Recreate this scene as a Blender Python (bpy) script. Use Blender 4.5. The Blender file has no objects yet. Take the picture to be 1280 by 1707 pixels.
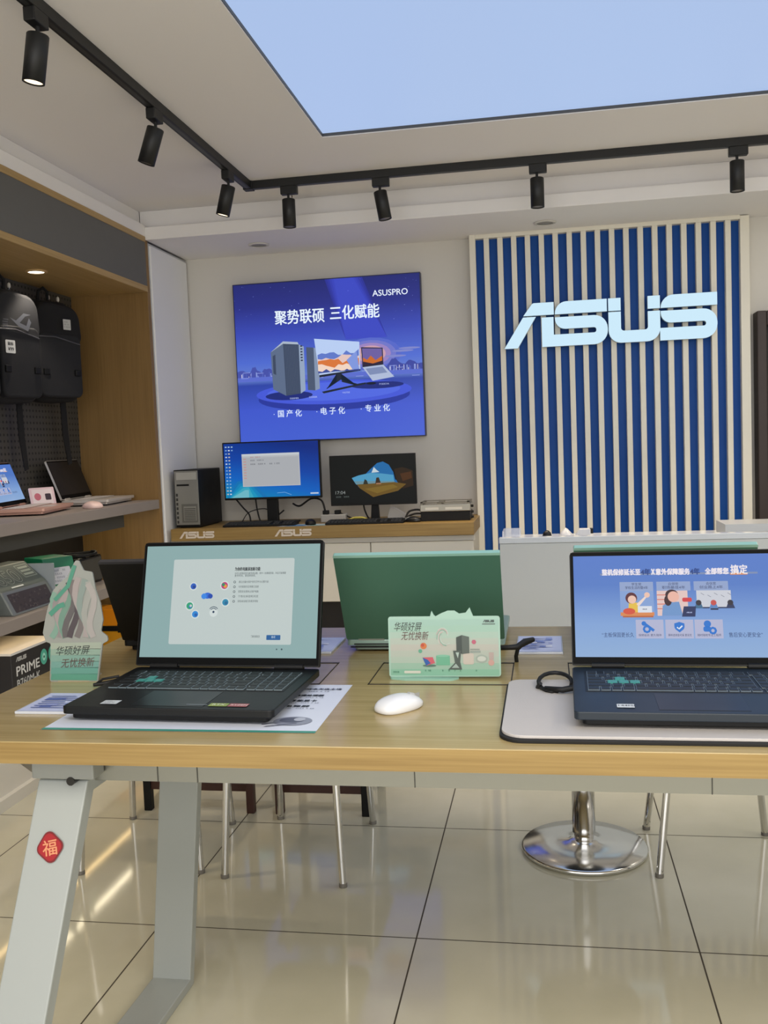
import bpy, bmesh, math, random
from mathutils import Matrix, Vector
random.seed(7)
K = 0.83                      # all lengths below are in 0.83 m units (tile 0.8 -> 0.66 m, table top 0.9 -> 0.75 m)
SC = bpy.context.scene
C = SC.collection
R = math.radians

# ------------------------------------------------------------------ camera, light, exposure
def rot_cam(yaw, pitch, roll):
    cy, sy, cp, sp, cr, sr = math.cos(yaw), math.sin(yaw), math.cos(pitch), math.sin(pitch), math.cos(roll), math.sin(roll)
    f = Vector((sy*cp, cy*cp, sp)); r = Vector((cy, -sy, 0)); u = r.cross(f)
    return cr*r + sr*u, -sr*r + cr*u, f
_r, _u, _f = rot_cam(R(-9.85), R(-4.05), R(-2.25))
cam_d = bpy.data.cameras.new('camera'); cam = bpy.data.objects.new('camera', cam_d); C.objects.link(cam)
cam_d.sensor_fit = 'VERTICAL'; cam_d.sensor_height = 36.0; cam_d.lens = 1580/1707*36
cam_d.clip_start = 0.02
cam.matrix_world = Matrix(((_r.x, _u.x, -_f.x, 0), (_r.y, _u.y, -_f.y, 0), (_r.z, _u.z, -_f.z, 1.45*K), (0, 0, 0, 1)))
SC.camera = cam
SC.view_settings.view_transform = 'Standard'; SC.view_settings.look = 'None'
SC.view_settings.exposure = 0.0; SC.view_settings.gamma = 1.0; SC.view_settings.use_curve_mapping = False
W = bpy.data.worlds.new('world'); SC.world = W; W.use_nodes = True
W.node_tree.nodes['Background'].inputs[0].default_value = (0.95, 0.96, 1.0, 1)
W.node_tree.nodes['Background'].inputs[1].default_value = 0.9
SKY_STR = 0.88                # luminous ceiling panel
SPOT_W = 20.0

def area_light(name, x, y, z, sx, sy, energy, color, rot=(0, 0, 0)):
    d = bpy.data.lights.new(name, 'AREA'); d.shape = 'RECTANGLE'; d.size = sx*K; d.size_y = sy*K; d.energy = energy; d.color = color
    o = bpy.data.objects.new(name, d); C.objects.link(o); o.location = (x*K, y*K, z*K); o.rotation_euler = rot
    return o
area_light('storefront_fill', 0.2, -1.45, 1.5, 5.0, 2.4, 50, (1.0, 0.955, 0.89), (R(90), 0, 0))  # added fill from behind the camera, standing in for shopfront daylight
area_light('overhead_fill_behind', 0.4, -0.4, 2.85, 3.6, 1.2, 62, (1.0, 0.95, 0.87))  # added overhead fill, unseen, brightens table and floor
area_light('overhead_fill_right', 2.45, 3.4, 2.85, .5, 3.4, 22, (1.0, 0.94, 0.84))  # added fill over the right side, out of view

# ------------------------------------------------------------------ materials
def lin(h):
    if not isinstance(h, str): return tuple(h)
    h = h.lstrip('#'); v = [int(h[i:i+2], 16)/255 for i in (0, 2, 4)]
    return tuple(c/12.92 if c <= .04045 else ((c+.055)/1.055)**2.4 for c in v)
_mc = {}
def mat(name, color='#808080', rough=.5, metal=0., emit=0., coat=0., bump=0., bscale=200., spec=.5, alpha=1., trans=0.):
    if name in _mc: return _mc[name]
    m = bpy.data.materials.new(name); m.use_nodes = True; _mc[name] = m
    nt = m.node_tree; b = nt.nodes['Principled BSDF']; c = lin(color)
    b.inputs['Base Color'].default_value = (*c, 1); b.inputs['Roughness'].default_value = rough
    b.inputs['Metallic'].default_value = metal; b.inputs['Coat Weight'].default_value = coat
    b.inputs['Specular IOR Level'].default_value = spec; b.inputs['Alpha'].default_value = alpha
    b.inputs['Transmission Weight'].default_value = trans
    if emit:
        b.inputs['Base Color'].default_value = (0.01, 0.01, 0.01, 1)
        b.inputs['Emission Color'].default_value = (*c, 1); b.inputs['Emission Strength'].default_value = emit; b.inputs['Specular IOR Level'].default_value = .15
    else:   # slight procedural variation of colour and roughness
        tc = nt.nodes.new('ShaderNodeTexCoord'); n = nt.nodes.new('ShaderNodeTexNoise'); n.inputs['Scale'].default_value = 14
        nt.links.new(tc.outputs['Object'], n.inputs['Vector'])
        mr = nt.nodes.new('ShaderNodeMapRange'); mr.inputs['To Min'].default_value = max(0, rough-.04); mr.inputs['To Max'].default_value = min(1, rough+.04)
        nt.links.new(n.outputs['Fac'], mr.inputs['Value']); nt.links.new(mr.outputs['Result'], b.inputs['Roughness'])
        if bump:
            n2 = nt.nodes.new('ShaderNodeTexNoise'); n2.inputs['Scale'].default_value = bscale
            nt.links.new(tc.outputs['Object'], n2.inputs['Vector'])
            bp = nt.nodes.new('ShaderNodeBump'); bp.inputs['Strength'].default_value = bump; bp.inputs['Distance'].default_value = .002
            nt.links.new(n2.outputs['Fac'], bp.inputs['Height']); nt.links.new(bp.outputs['Normal'], b.inputs['Normal'])
    return m
def wood(name, c1, c2, axis=0, rough=.35, coat=0.0, fine=1.0):
    if name in _mc: return _mc[name]
    m = bpy.data.materials.new(name); m.use_nodes = True; _mc[name] = m
    nt = m.node_tree; b = nt.nodes['Principled BSDF']; N = nt.nodes.new; L = nt.links.new
    tc = N('ShaderNodeTexCoord'); mp = N('ShaderNodeMapping'); s = [26*fine]*3; s[axis] = 0.8
    mp.inputs['Scale'].default_value = s; L(tc.outputs['Object'], mp.inputs['Vector'])
    n = N('ShaderNodeTexNoise'); n.inputs['Scale'].default_value = 1.6; n.inputs['Detail'].default_value = 6; n.inputs['Distortion'].default_value = .6
    L(mp.outputs['Vector'], n.inputs['Vector'])
    s2 = [150*fine]*3; s2[axis] = 3
    mp2 = N('ShaderNodeMapping'); mp2.inputs['Scale'].default_value = s2; L(tc.outputs['Object'], mp2.inputs['Vector'])
    n2 = N('ShaderNodeTexNoise'); n2.inputs['Scale'].default_value = 1.5; n2.inputs['Detail'].default_value = 3; L(mp2.outputs['Vector'], n2.inputs['Vector'])
    mx = N('ShaderNodeMath'); mx.operation = 'MULTIPLY_ADD'; mx.inputs[1].default_value = .45; L(n2.outputs['Fac'], mx.inputs[0])
    m3 = N('ShaderNodeMath'); m3.operation = 'MULTIPLY'; m3.inputs[1].default_value = .55; L(n.outputs['Fac'], m3.inputs[0]); L(m3.outputs[0], mx.inputs[2])
    cr = N('ShaderNodeValToRGB'); cr.color_ramp.elements[0].position = .36; cr.color_ramp.elements[1].position = .62
    cr.color_ramp.elements[0].color = (*lin(c1), 1); cr.color_ramp.elements[1].color = (*lin(c2), 1)
    L(mx.outputs[0], cr.inputs['Fac']); L(cr.outputs['Color'], b.inputs['Base Color'])
    b.inputs['Roughness'].default_value = rough; b.inputs['Coat Weight'].default_value = coat; b.inputs['Coat Roughness'].default_value = .2
    bp = N('ShaderNodeBump'); bp.inputs['Strength'].default_value = .08; bp.inputs['Distance'].default_value = .001
    L(mx.outputs[0], bp.inputs['Height']); L(bp.outputs['Normal'], b.inputs['Normal'])
    return m

def tile_floor():
    m = bpy.data.materials.new('polished_tile'); m.use_nodes = True
    nt = m.node_tree; b = nt.nodes['Principled BSDF']; N = nt.nodes.new; L = nt.links.new
    tc = N('ShaderNodeTexCoord'); sp = N('ShaderNodeSeparateXYZ'); L(tc.outputs['Object'], sp.inputs[0])
    def line(out, off):
        a = N('ShaderNodeMath'); a.operation = 'MULTIPLY_ADD'; a.inputs[1].default_value = 1/(.8*K); a.inputs[2].default_value = -off/.8 + 100; L(out, a.inputs[0])
        f = N('ShaderNodeMath'); f.operation = 'FRACT'; L(a.outputs[0], f.inputs[0])
        p = N('ShaderNodeMath'); p.operation = 'PINGPONG'; p.inputs[1].default_value = .5; L(f.outputs[0], p.inputs[0])
        c = N('ShaderNodeMath'); c.operation = 'LESS_THAN'; c.inputs[1].default_value = .0029; L(p.outputs[0], c.inputs[0])
        return c, a
    cx, ax = line(sp.outputs['X'], -.415); cy, ay = line(sp.outputs['Y'], 2.66)
    mxx = N('ShaderNodeMath'); mxx.operation = 'MAXIMUM'; L(cx.outputs[0], mxx.inputs[0]); L(cy.outputs[0], mxx.inputs[1])
    n = N('ShaderNodeTexNoise'); n.inputs['Scale'].default_value = 2.2; n.inputs['Detail'].default_value = 5; L(tc.outputs['Object'], n.inputs['Vector'])
    cr = N('ShaderNodeValToRGB'); cr.color_ramp.elements[0].position = .35; cr.color_ramp.elements[1].position = .68
    cr.color_ramp.elements[0].color = (*lin('#bdb9a2'), 1); cr.color_ramp.elements[1].color = (*lin('#cdc9b4'), 1)
    L(n.outputs['Fac'], cr.inputs['Fac'])
    mx = N('ShaderNodeMix'); mx.data_type = 'RGBA'; L(mxx.outputs[0], mx.inputs['Factor']); L(cr.outputs['Color'], mx.inputs['A']); mx.inputs['B'].default_value = (*lin('#3a3224'), 1)
    L(mx.outputs['Result'], b.inputs['Base Color'])
    rr = N('ShaderNodeMapRange'); rr.inputs['To Min'].default_value = .07; rr.inputs['To Max'].default_value = .8; L(mxx.outputs[0], rr.inputs['Value']); L(rr.outputs['Result'], b.inputs['Roughness'])
    b.inputs['Specular IOR Level'].default_value = .6
    return m

def pegboard_mat():
    m = bpy.data.materials.new('perforated_board'); m.use_nodes = True
    nt = m.node_tree; b = nt.nodes['Principled BSDF']; N = nt.nodes.new; L = nt.links.new
    tc = N('ShaderNodeTexCoord'); sp = N('ShaderNodeSeparateXYZ'); L(tc.outputs['Object'], sp.inputs[0])
    P = .034*K
    def cell(out):
        a = N('ShaderNodeMath'); a.operation = 'DIVIDE'; a.inputs[1].default_value = P; L(out, a.inputs[0])
        f = N('ShaderNodeMath'); f.operation = 'FRACT'; L(a.outputs[0], f.inputs[0])
        s = N('ShaderNodeMath'); s.operation = 'SUBTRACT'; s.inputs[1].default_value = .5; L(f.outputs[0], s.inputs[0])
        q = N('ShaderNodeMath'); q.operation = 'MULTIPLY'; L(s.outputs[0], q.inputs[0]); L(s.outputs[0], q.inputs[1]); return q
    a, c = cell(sp.outputs['Y']), cell(sp.outputs['Z'])
    ad = N('ShaderNodeMath'); L(a.outputs[0], ad.inputs[0]); L(c.outputs[0], ad.inputs[1])
    lt = N('ShaderNodeMath'); lt.operation = 'LESS_THAN'; lt.inputs[1].default_value = .045; L(ad.outputs[0], lt.inputs[0])
    mx = N('ShaderNodeMix'); mx.data_type = 'RGBA'; L(lt.outputs[0], mx.inputs['Factor'])
    mx.inputs['A'].default_value = (*lin('#45433f'), 1); mx.inputs['B'].default_value = (.006, .006, .006, 1)
    L(mx.outputs['Result'], b.inputs['Base Color']); b.inputs['Roughness'].default_value = .6
    return m

def gradient_emit(name, stops, strength, axis=2, lo=0., hi=1., diag=None):
    """screen / light-box background: colour runs along a local axis of the displayed picture"""
    m = bpy.data.materials.new(name); m.use_nodes = True
    nt = m.node_tree; b = nt.nodes['Principled BSDF']; N = nt.nodes.new; L = nt.links.new
    tc = N('ShaderNodeTexCoord'); sp = N('ShaderNodeSeparateXYZ'); L(tc.outputs['Generated'], sp.inputs[0])
    src = sp.outputs[axis]
    if diag:
        a = N('ShaderNodeMath'); a.operation = 'MULTIPLY_ADD'; a.inputs[1].default_value = diag; L(sp.outputs['X'], a.inputs[0]); L(src, a.inputs[2]); src = a.outputs[0]
    mr = N('ShaderNodeMapRange'); mr.inputs['From Min'].default_value = lo; mr.inputs['From Max'].default_value = hi; L(src, mr.inputs['Value'])
    cr = N('ShaderNodeValToRGB'); e = cr.color_ramp.elements
    while len(e) < len(stops): e.new(.5)
    for el, (p, c) in zip(e, stops): el.position = p; el.color = (*lin(c), 1)
    L(mr.outputs['Result'], cr.inputs['Fac']); L(cr.outputs['Color'], b.inputs['Emission Color'])
    b.inputs['Emission Strength'].default_value = strength; b.inputs['Specular IOR Level'].default_value = .15; b.inputs['Base Color'].default_value = (.01, .01, .01, 1); b.inputs['Roughness'].default_value = .25
    return m
def ink(c, e=0.): # printed or displayed flat colour
    return mat(('glow_' if e else 'ink_') + str(c) + ('_%g' % e if e else ''), c, rough=.45, emit=e)

M_white = mat('white_paint', '#d4d1ca', .75)
M_ceil = mat('ceiling_paint', '#eeebea', .85)
M_cove = mat('moulding_paint', '#eeeceb', .8)
M_black = mat('black_plastic', '#08090a', .5, spec=.3)
M_blackm = mat('matt_black_metal', '#131415', .5)
M_dark = mat('charcoal_plastic', '#0b0d0f', .45, bump=.05, spec=.35)
M_navy = mat('blue_grey_plastic', '#1a2530', .45)
M_rubber = mat('black_rubber', '#0b0b0c', .6)
M_chrome = mat('chrome', '#d6d6d6', .07, 1.0)
M_steel = mat('brushed_steel', '#92928a', .34, .85)
M_wmetal = mat('white_powder_coat', '#9da2a0', .35)
M_lacq = mat('white_lacquer', '#dcd8cc', .35)
M_counter = mat('counter_laminate', '#c2c6c6', .3)
M_gold = wood('oak_veneer_cabinet', '#7f6236', '#8c6d3f', 2, .5)
M_gold_y = wood('oak_veneer_trim', '#a38654', '#b39664', 1, .45)
M_top = wood('oak_tabletop', '#a18c5c', '#b59f6e', 0, .25, .35)
M_edge = wood('oak_edge_band', '#846a3a', '#9a804c', 0, .45)
M_grey = mat('dark_grey_laminate', '#626260', .6)
M_shelf = mat('grey_laminate', '#8d8580', .5)
M_interior = mat('black_laminate', '#161616', .6)
M_fab = mat('black_nylon', '#0c0c0f', .85, bump=.5, bscale=600)
M_fab2 = mat('charcoal_nylon', '#15161a', .8, bump=.5, bscale=600)
M_silver = mat('silver_plastic', '#aab0ae', .35, .5)
M_green = mat('dark_green_lid', '#47705e', .38, .2)
M_greenlip = mat('mint_lid_edge', '#9ac7b8', .35, .3)
M_darkwood = mat('dark_brown_wood', '#3a1c12', .45)

# ------------------------------------------------------------------ mesh builder
def fillet(pts, n=7):
    out = []; N = len(pts)
    for i, p in enumerate(pts):
        r = p[2] if len(p) > 2 else 0
        if not r: out.append((p[0], p[1])); continue
        P = Vector(p[:2]); A = (Vector(pts[i-1][:2])-P); B = (Vector(pts[(i+1) % N][:2])-P)
        a, b = A.normalized(), B.normalized(); ang = a.angle(b)
        d = min(r/math.tan(ang/2), A.length*.98, B.length*.98); r = d*math.tan(ang/2)
        cen = P + (a+b).normalized()*(r/math.sin(ang/2))
        s, e = P+a*d-cen, P+b*d-cen
        a0 = math.atan2(s.y, s.x); a1 = math.atan2(e.y, e.x); da = (a1-a0+math.pi) % (2*math.pi)-math.pi
        for k in range(n+1): t = a0+da*k/n; out.append((cen.x+r*math.cos(t), cen.y+r*math.sin(t)))
    return out
def rrect(x0, y0, x1, y1, r): return fillet([(x0, y0, r), (x1, y0, r), (x1, y1, r), (x0, y1, r)])
class MB:
    def __init__(s): s.v = []; s.f = []; s.mi = []; s.sm = []; s.mats = []
    def m(s, mt):
        if mt is None: return 0
        if mt not in s.mats: s.mats.append(mt)
        return s.mats.index(mt)
    def add(s, vs, fs, mt=None, sm=False, M=None):
        o = len(s.v); k = s.m(mt)
        for p in vs: p = Vector(p); s.v.append(M @ p if M else p)
        for f in fs: s.f.append([i+o for i in f]); s.mi.append(k); s.sm.append(sm)
        return s
    def box(s, x0, x1, y0, y1, z0, z1, mt=None, M=None):
        vs = [(x, y, z) for x in (x0, x1) for y in (y0, y1) for z in (z0, z1)]
        return s.add(vs, [(0, 1, 3, 2), (4, 6, 7, 5), (0, 4, 5, 1), (2, 3, 7, 6), (0, 2, 6, 4), (1, 5, 7, 3)], mt, False, M)
    def prism(s, poly, a, b, axis='z', mt=None, M=None, sm=False):
        """poly in the plane across axis: z -> (x,y); y -> (x,z); x -> (y,z)"""
        def P(p, w): return {'z': (p[0], p[1], w), 'y': (p[0], w, p[1]), 'x': (w, p[0], p[1])}[axis]
        n = len(poly); vs = [P(p, a) for p in poly]+[P(p, b) for p in poly]
        fs = [list(range(n))[::-1], list(range(n, 2*n))]+[[i, (i+1) % n, n+(i+1) % n, n+i] for i in range(n)]
        return s.add(vs, fs, mt, sm, M)
    def tube(s, path, r, seg=8, mt=None, M=None, cap=True):
        path = [Vector(p) for p in path]; n = len(path); rs = r if isinstance(r, (list, tuple)) else [r]*n; vs = []; up = None
        for i, p in enumerate(path):
            t = (path[min(i+1, n-1)]-path[max(i-1, 0)]).normalized()
            if up is None: up = Vector((0, 0, 1)) if abs(t.z) < .9 else Vector((1, 0, 0))
            a = t.cross(up).normalized(); up = a.cross(t).normalized()
            for k in range(seg): w = 2*math.pi*k/seg; vs.append(p+(a*math.cos(w)+up*math.sin(w))*rs[i])
        fs = [[i*seg+k, i*seg+(k+1) % seg, (i+1)*seg+(k+1) % seg, (i+1)*seg+k] for i in range(n-1) for k in range(seg)]
        s.add(vs, fs, mt, True, M)
        if cap:
            s.add(vs[:seg], [list(range(seg))[::-1]], mt, False, M); s.add(vs[-seg:], [list(range(seg))], mt, False, M)
        return s
    def lathe(s, prof, c=(0, 0, 0), seg=40, mt=None, M=None, sm=True):
        vs = []; n = len(prof)
        for r, z in prof:
            for k in range(seg): w = 2*math.pi*k/seg; vs.append((c[0]+r*math.cos(w), c[1]+r*math.sin(w), c[2]+z))
        fs = [[i*seg+k, i*seg+(k+1) % seg, (i+1)*seg+(k+1) % seg, (i+1)*seg+k] for i in range(n-1) for k in range(seg)]
        s.add(vs, fs, mt, sm, M)
        if prof[0][0] > 1e-6: s.add(vs[:seg], [list(range(seg))[::-1]], mt, False, M)
        if prof[-1][0] > 1e-6: s.add(vs[-seg:], [list(range(seg))], mt, False, M)
        return s
    def build(s, name, mt=None, parent=None, loc=(0, 0, 0), rz=0, bevel=0, seg=2, sub=0, label=None):
        me = bpy.data.meshes.new(name); me.from_pydata([p*K for p in s.v], [], s.f)
        for x in ([mt] if mt and not s.mats else s.mats): me.materials.append(x)
        for p, i, q in zip(me.polygons, s.mi, s.sm): p.material_index = i; p.use_smooth = q
        bm = bmesh.new(); bm.from_mesh(me); bmesh.ops.recalc_face_normals(bm, faces=bm.faces) if not getattr(s, 'flat', 0) else None; bm.to_mesh(me); bm.free()
        o = bpy.data.objects.new(name, me); C.objects.link(o); o.location = Vector(loc)*K; o.rotation_euler = (0, 0, rz)
        if parent: o.parent = parent
        if bevel:
            b = o.modifiers.new('bevel', 'BEVEL'); b.width = bevel*K; b.segments = seg; b.limit_method = 'ANGLE'; b.angle_limit = R(35)
        if sub:
            q = o.modifiers.new('sub', 'SUBSURF'); q.levels = sub; q.render_levels = sub
            for p in me.polygons: p.use_smooth = True
        if label: o['label'] = label
        return o
def thing(name, label, cat, loc=(0, 0, 0), rz=0, group=None):
    o = bpy.data.objects.new(name, None); C.objects.link(o); o.empty_display_size = .05
    o.location = Vector(loc)*K; o.rotation_euler = (0, 0, rz); tag(o, label, cat, group); return o
def tag(o, label, cat, group=None):
    o['label'] = label; o['category'] = cat
    if group: o['group'] = group
    return o
def struct(name, mb, mt=None, bevel=0, label=None):
    o = mb.build(name, mt, bevel=bevel); o['kind'] = 'structure'
    if label: o['label'] = label
    return o
def copy_tree(o, parent=None):
    c = o.copy(); C.objects.link(c); c.parent = parent
    for ch in list(o.children): copy_tree(ch, c)
    return c
def B(*a, **k): return MB().box(*a, **k)

# flat artwork: text and shapes laid on a surface, one mesh
_tc = {}
def text_geo(body, bold, shear):
    k = (body, bold, shear)
    if k not in _tc:
        c = bpy.data.curves.new('t', 'FONT'); c.body = body; c.offset = bold; c.shear = shear; c.resolution_u = 3
        o = bpy.data.objects.new('t', c); C.objects.link(o)
        dg = bpy.context.evaluated_depsgraph_get(); me = bpy.data.meshes.new_from_object(o.evaluated_get(dg))
        vs = [tuple(v.co[:2]) for v in me.vertices]; fs = [list(p.vertices) for p in me.polygons]
        bpy.data.objects.remove(o); bpy.data.curves.remove(c); bpy.data.meshes.remove(me)
        xs = [v[0] for v in vs] or [0, 1]; ys = [v[1] for v in vs] or [0, 1]
        _tc[k] = (vs, fs, min(xs), max(xs), min(ys), max(ys))
    return _tc[k]
LOGO = [
    [(.121, .193), (.179, .268, .02), (.306, .268), (.306, .193)], [(0, 0), (.119, .185), (.197, .185), (.083, 0)],
    [(.231, 0), (.231, .178), (.303, .178), (.303, .071), (.557, .071, .014), (.557, .103, .014), (.312, .103, .062), (.312, .175), (.625, .175, .082), (.625, 0, .08)],
    [(.312, .193), (.312, .268, .07), (.622, .268), (.622, .193)],
    [(.630, .193), (.630, .268), (.703, .268), (.703, .193)], [(.861, .193), (.861, .268), (.932, .268), (.932, .193)],
    [(.630, .186), (.703, .186), (.703, .071, .018), (.861, .071, .018), (.861, .178), (.932, .178), (.932, 0, .075), (.630, 0, .075)],
    [(.936, .193), (.936, .268, .075), (1.26, .268), (1.26, .193)],
    [(.931, 0), (.931, .074), (1.196, .074, .014), (1.196, .103, .014), (.936, .103, .06), (.936, .175), (1.26, .175, .082), (1.26, 0, .08)]]
EPS = .0006
class Pic(MB):
    """u right, v up, w outwards; M maps (u, v, w) to the parent's frame"""
    flat = 1
    def __init__(s, M, e=0.): super().__init__(); s.M = M; s.e = e
    def P(s, pts, l): return [s.M @ Vector((p[0], p[1], l*EPS)) for p in pts]
    tone = 1.
    def _m(s, c):
        if not isinstance(c, str): return c
        if s.tone != 1.: c = '#'+''.join('%02x' % int(int(c[i:i+2], 16)*s.tone) for i in (1, 3, 5))
        return ink(c, s.e)
    def poly(s, pts, c, l=1):
        s.add(s.P(pts, l), [list(range(len(pts)))], s._m(c)); return s
    def rect(s, u0, v0, u1, v1, c, l=1, r=0):
        return s.poly(rrect(u0, v0, u1, v1, r) if r else [(u0, v0), (u1, v0), (u1, v1), (u0, v1)], c, l)
    def disc(s, u, v, a, c, l=1, b=None, n=20, w0=0, w1=2*math.pi):
        b = b or a; return s.poly([(u+a*math.cos(w0+(w1-w0)*k/n), v+b*math.sin(w0+(w1-w0)*k/n)) for k in range(n+(0 if w1-w0 > 6.28 else 1))], c, l)
    def stroke(s, pts, w, c, l=1):
        ns = []
        for i in range(len(pts)):
            a, b = pts[max(i-1, 0)], pts[min(i+1, len(pts)-1)]; d = Vector((b[0]-a[0], b[1]-a[1])); ns.append(Vector((-d.y, d.x)).normalized()*w/2)
        for (a, b), (n, m) in zip(zip(pts, pts[1:]), zip(ns, ns[1:])):
            s.poly([(a[0]+n.x, a[1]+n.y), (a[0]-n.x, a[1]-n.y), (b[0]-m.x, b[1]-m.y), (b[0]+m.x, b[1]+m.y)], c, l)
        return s
    def text(s, body, u, v, h, c, l=2, width=None, bold=.0, shear=0., al='l', rot=0.):
        """left/centre at u, baseline v, letter height h; width fits the whole line"""
        if bold:
            for i, (a, b) in enumerate(((-1, 0), (1, 0), (0, 1), (0, -1))): s.text(body, u+a*bold*h*1.6, v+b*bold*h*1.2, h, c, l+.02*i, width, 0, shear, al, rot)
            return s
        vs, fs, x0, x1, y0, y1 = text_geo(body, bold, shear)
        k = h/max(y1-y0, .3); kx = width/(x1-x0) if width else k
        off = {'l': 0, 'c': -(x1-x0)*kx/2, 'r': -(x1-x0)*kx}[al]
        ca, sa = math.cos(rot), math.sin(rot); pts = []
        for x, y in vs:
            a, b = (x-x0)*kx+off, (y-y0)*k; pts.append((u+a*ca-b*sa, v+a*sa+b*ca))
        s.add(s.P(pts, l), fs, s._m(c)); return s
    def logo(s, u, v, w, c, l=2, h=None):
        k = w/1.26; kh = h/.268 if h else k
        for p in LOGO: s.poly([(u+x*k, v+y*kh) for x, y in fillet(p, 4)], c, l)
        return s
    def scrib(s, u0, v0, u1, rows, pitch, h, c, l=2, rnd=None, dens=.75):
        rnd = rnd or random.Random(3)
        for r in range(rows):
            u = u0; end = u0+(u1-u0)*rnd.uniform(.7, 1)
            while u < end:
                w = h*rnd.uniform(.5, 1.0)
                if rnd.random() < dens:
                    a = v0-r*pitch; s.rect(u, a, u+w, a+h*.22, c, l); s.rect(u, a+h*.6, u+w, a+h*.8, c, l); s.rect(u+w*.4, a, u+w*.62, a+h, c, l)
                u += w*1.25
        return s
FRONT = Matrix(((1, 0, 0, 0), (0, 0, -1, 0), (0, 1, 0, 0), (0, 0, 0, 1)))      # u=x v=z facing -y
TOPM = Matrix.Identity(4)                                                       # u=x v=y facing +z
RIGHT = Matrix(((0, 0, 1, 0), (1, 0, 0, 0), (0, 1, 0, 0), (0, 0, 0, 1)))        # u=y v=z facing +x
T = Matrix.Translation
def RX(a): return Matrix.Rotation(a, 4, 'X')
def RY(a): return Matrix.Rotation(a, 4, 'Y')
def RZ(a): return Matrix.Rotation(a, 4, 'Z')

# ------------------------------------------------------------------ the room
XL, XR, YB, YF = -2.95, 3.1, 6.1, -1.5
fl = struct('floor', B(XL, XR, YF, YB+.1, -.05, 0)); fl.data.materials.append(tile_floor())
struct('wall_back', B(XL, XR, YB, YB+.1, 0, 3.0), M_white)
struct('wall_left', B(XL-.1, XL, YF, YB, 0, 3.0), M_white)
struct('wall_right', B(XR, XR+.1, YF, YB, 0, 3.0), M_white)
SX0, SX1, SY0, SY1 = -1.012, 1.9, .6, 4.523
ce = MB(); ZC = 2.92
ce.box(XL, SX0, YF, YB, ZC, ZC+.08); ce.box(SX1, XR, YF, YB, ZC, ZC+.08); ce.box(SX0, SX1, YF, SY0, ZC, ZC+.08); ce.box(SX0, SX1, SY1, YB, ZC, ZC+.08)
struct('ceiling', ce, M_ceil)
M_sky = mat('luminous_stretch_ceiling', '#b4ccf4', .4, emit=SKY_STR)
sl = thing('luminous_ceiling_panel', 'large pale blue luminous ceiling panel recessed above the table', 'light panel', (0, 0, ZC))
B(SX0, SX1, SY0, SY1, .018, .05).build('diffuser', M_sky, sl)
fr = MB(); w = .003
fr.box(SX0, SX0+w, SY0, SY1, .004, .018).box(SX1-w, SX1, SY0, SY1, .004, .018).box(SX0, SX1, SY0, SY0+w, .004, .018).box(SX0, SX1, SY1-w, SY1, .004, .018)
fr.build('frame', mat('alu_trim', '#4f4e4c', .5), sl)
# unseen lamps and shopfront frame, added to house the fill lights
for nm, x, y, sx, sy, lb in (('added_led_panel', .4, -.4, 3.6, 1.2, 'added unseen wide white LED ceiling lamp behind the photographer'), ('added_led_panel', 2.45, 3.4, .5, 3.4, 'added unseen long white LED ceiling lamp beside the luminous panel on the right')):
    lt_ = thing(nm, lb, 'added ceiling lamp', (x, y, 2.862))
    B(-sx/2-.02, sx/2+.02, -sy/2-.02, sy/2+.02, .004, .058).build('housing', M_white, lt_, bevel=.004)
    B(-sx/2, sx/2, -sy/2, sy/2, -.002, .004).build('diffuser', mat('added_panel_glow', '#fff2e0', .4, emit=2.0), lt_)
wf = MB()
for x in (XL, -1.45, .05, 1.55, XR-.08): wf.box(x, x+.08, YF-.06, YF, 0, 3.0)
wf.box(XL, XR, YF-.06, YF, 2.7, 3.0).box(XL, XR, YF-.06, YF, 0, .12)
struct('added_window_1', wf, mat('added_shopfront_frame', '#55585a', .4, .5), label='added unseen shopfront window frame behind the photographer')
# dropped soffit along the back wall, stepped, and moulding over the left cabinets
so = MB(); so.box(-2.33, XR, 5.45, YB, 2.725, 2.80).box(-2.40, XR, 5.55, YB, 2.80, ZC)
struct('trim_1', so, M_cove, .004, 'stepped dropped soffit along the back wall')
so = MB(); so.box(XL, -2.33, YF, 5.45+.65, 2.745, 2.815).box(XL, -2.40, YF, 5.55, 2.815, ZC)
struct('trim_2', so, M_cove, .004, 'stepped white moulding above the left cabinets')
# left side: white tall cabinet front flush with the wall bay
tp = thing('tall_cabinet', 'white full height cabinet front between the oak display bay and back wall', 'cabinet', (-2.33, 5.49, 0))
B(-.58, 0, 0, .60, 0, 2.715).build('body', mat('cabinet_shell', '#bfc2c6', .4), tp)
B(.0, .012, .008, .585, .08, 2.70).build('door', mat('cabinet_door_white', '#eceef0', .4), tp, bevel=.002)
# door frame with dark interior at the right of the slat wall
dm = MB(); dm.box(1.25, 1.305, 5.985, 6.1, 0, 2.155).box(1.305, 2.2, 5.985, 6.1, 2.07, 2.155).box(2.2, 2.26, 5.985, 6.1, 0, 2.155)
dr = struct('door_1', dm, mat('dark_door_frame', '#352a28', .5), .006, 'dark brown doorway with black opening right of the blue slat wall')
B(1.305, 2.2, 6.04, 6.095, 0, 2.07).build('dark_opening_sheet', mat('dark_opening', '#040404', .6), dr)  # black sheet painted in for the dark of the opening
B(1.305, 2.2, 5.99, 6.035, .6, .97).build('door_sill_board', M_gold_y, dr)

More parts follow.
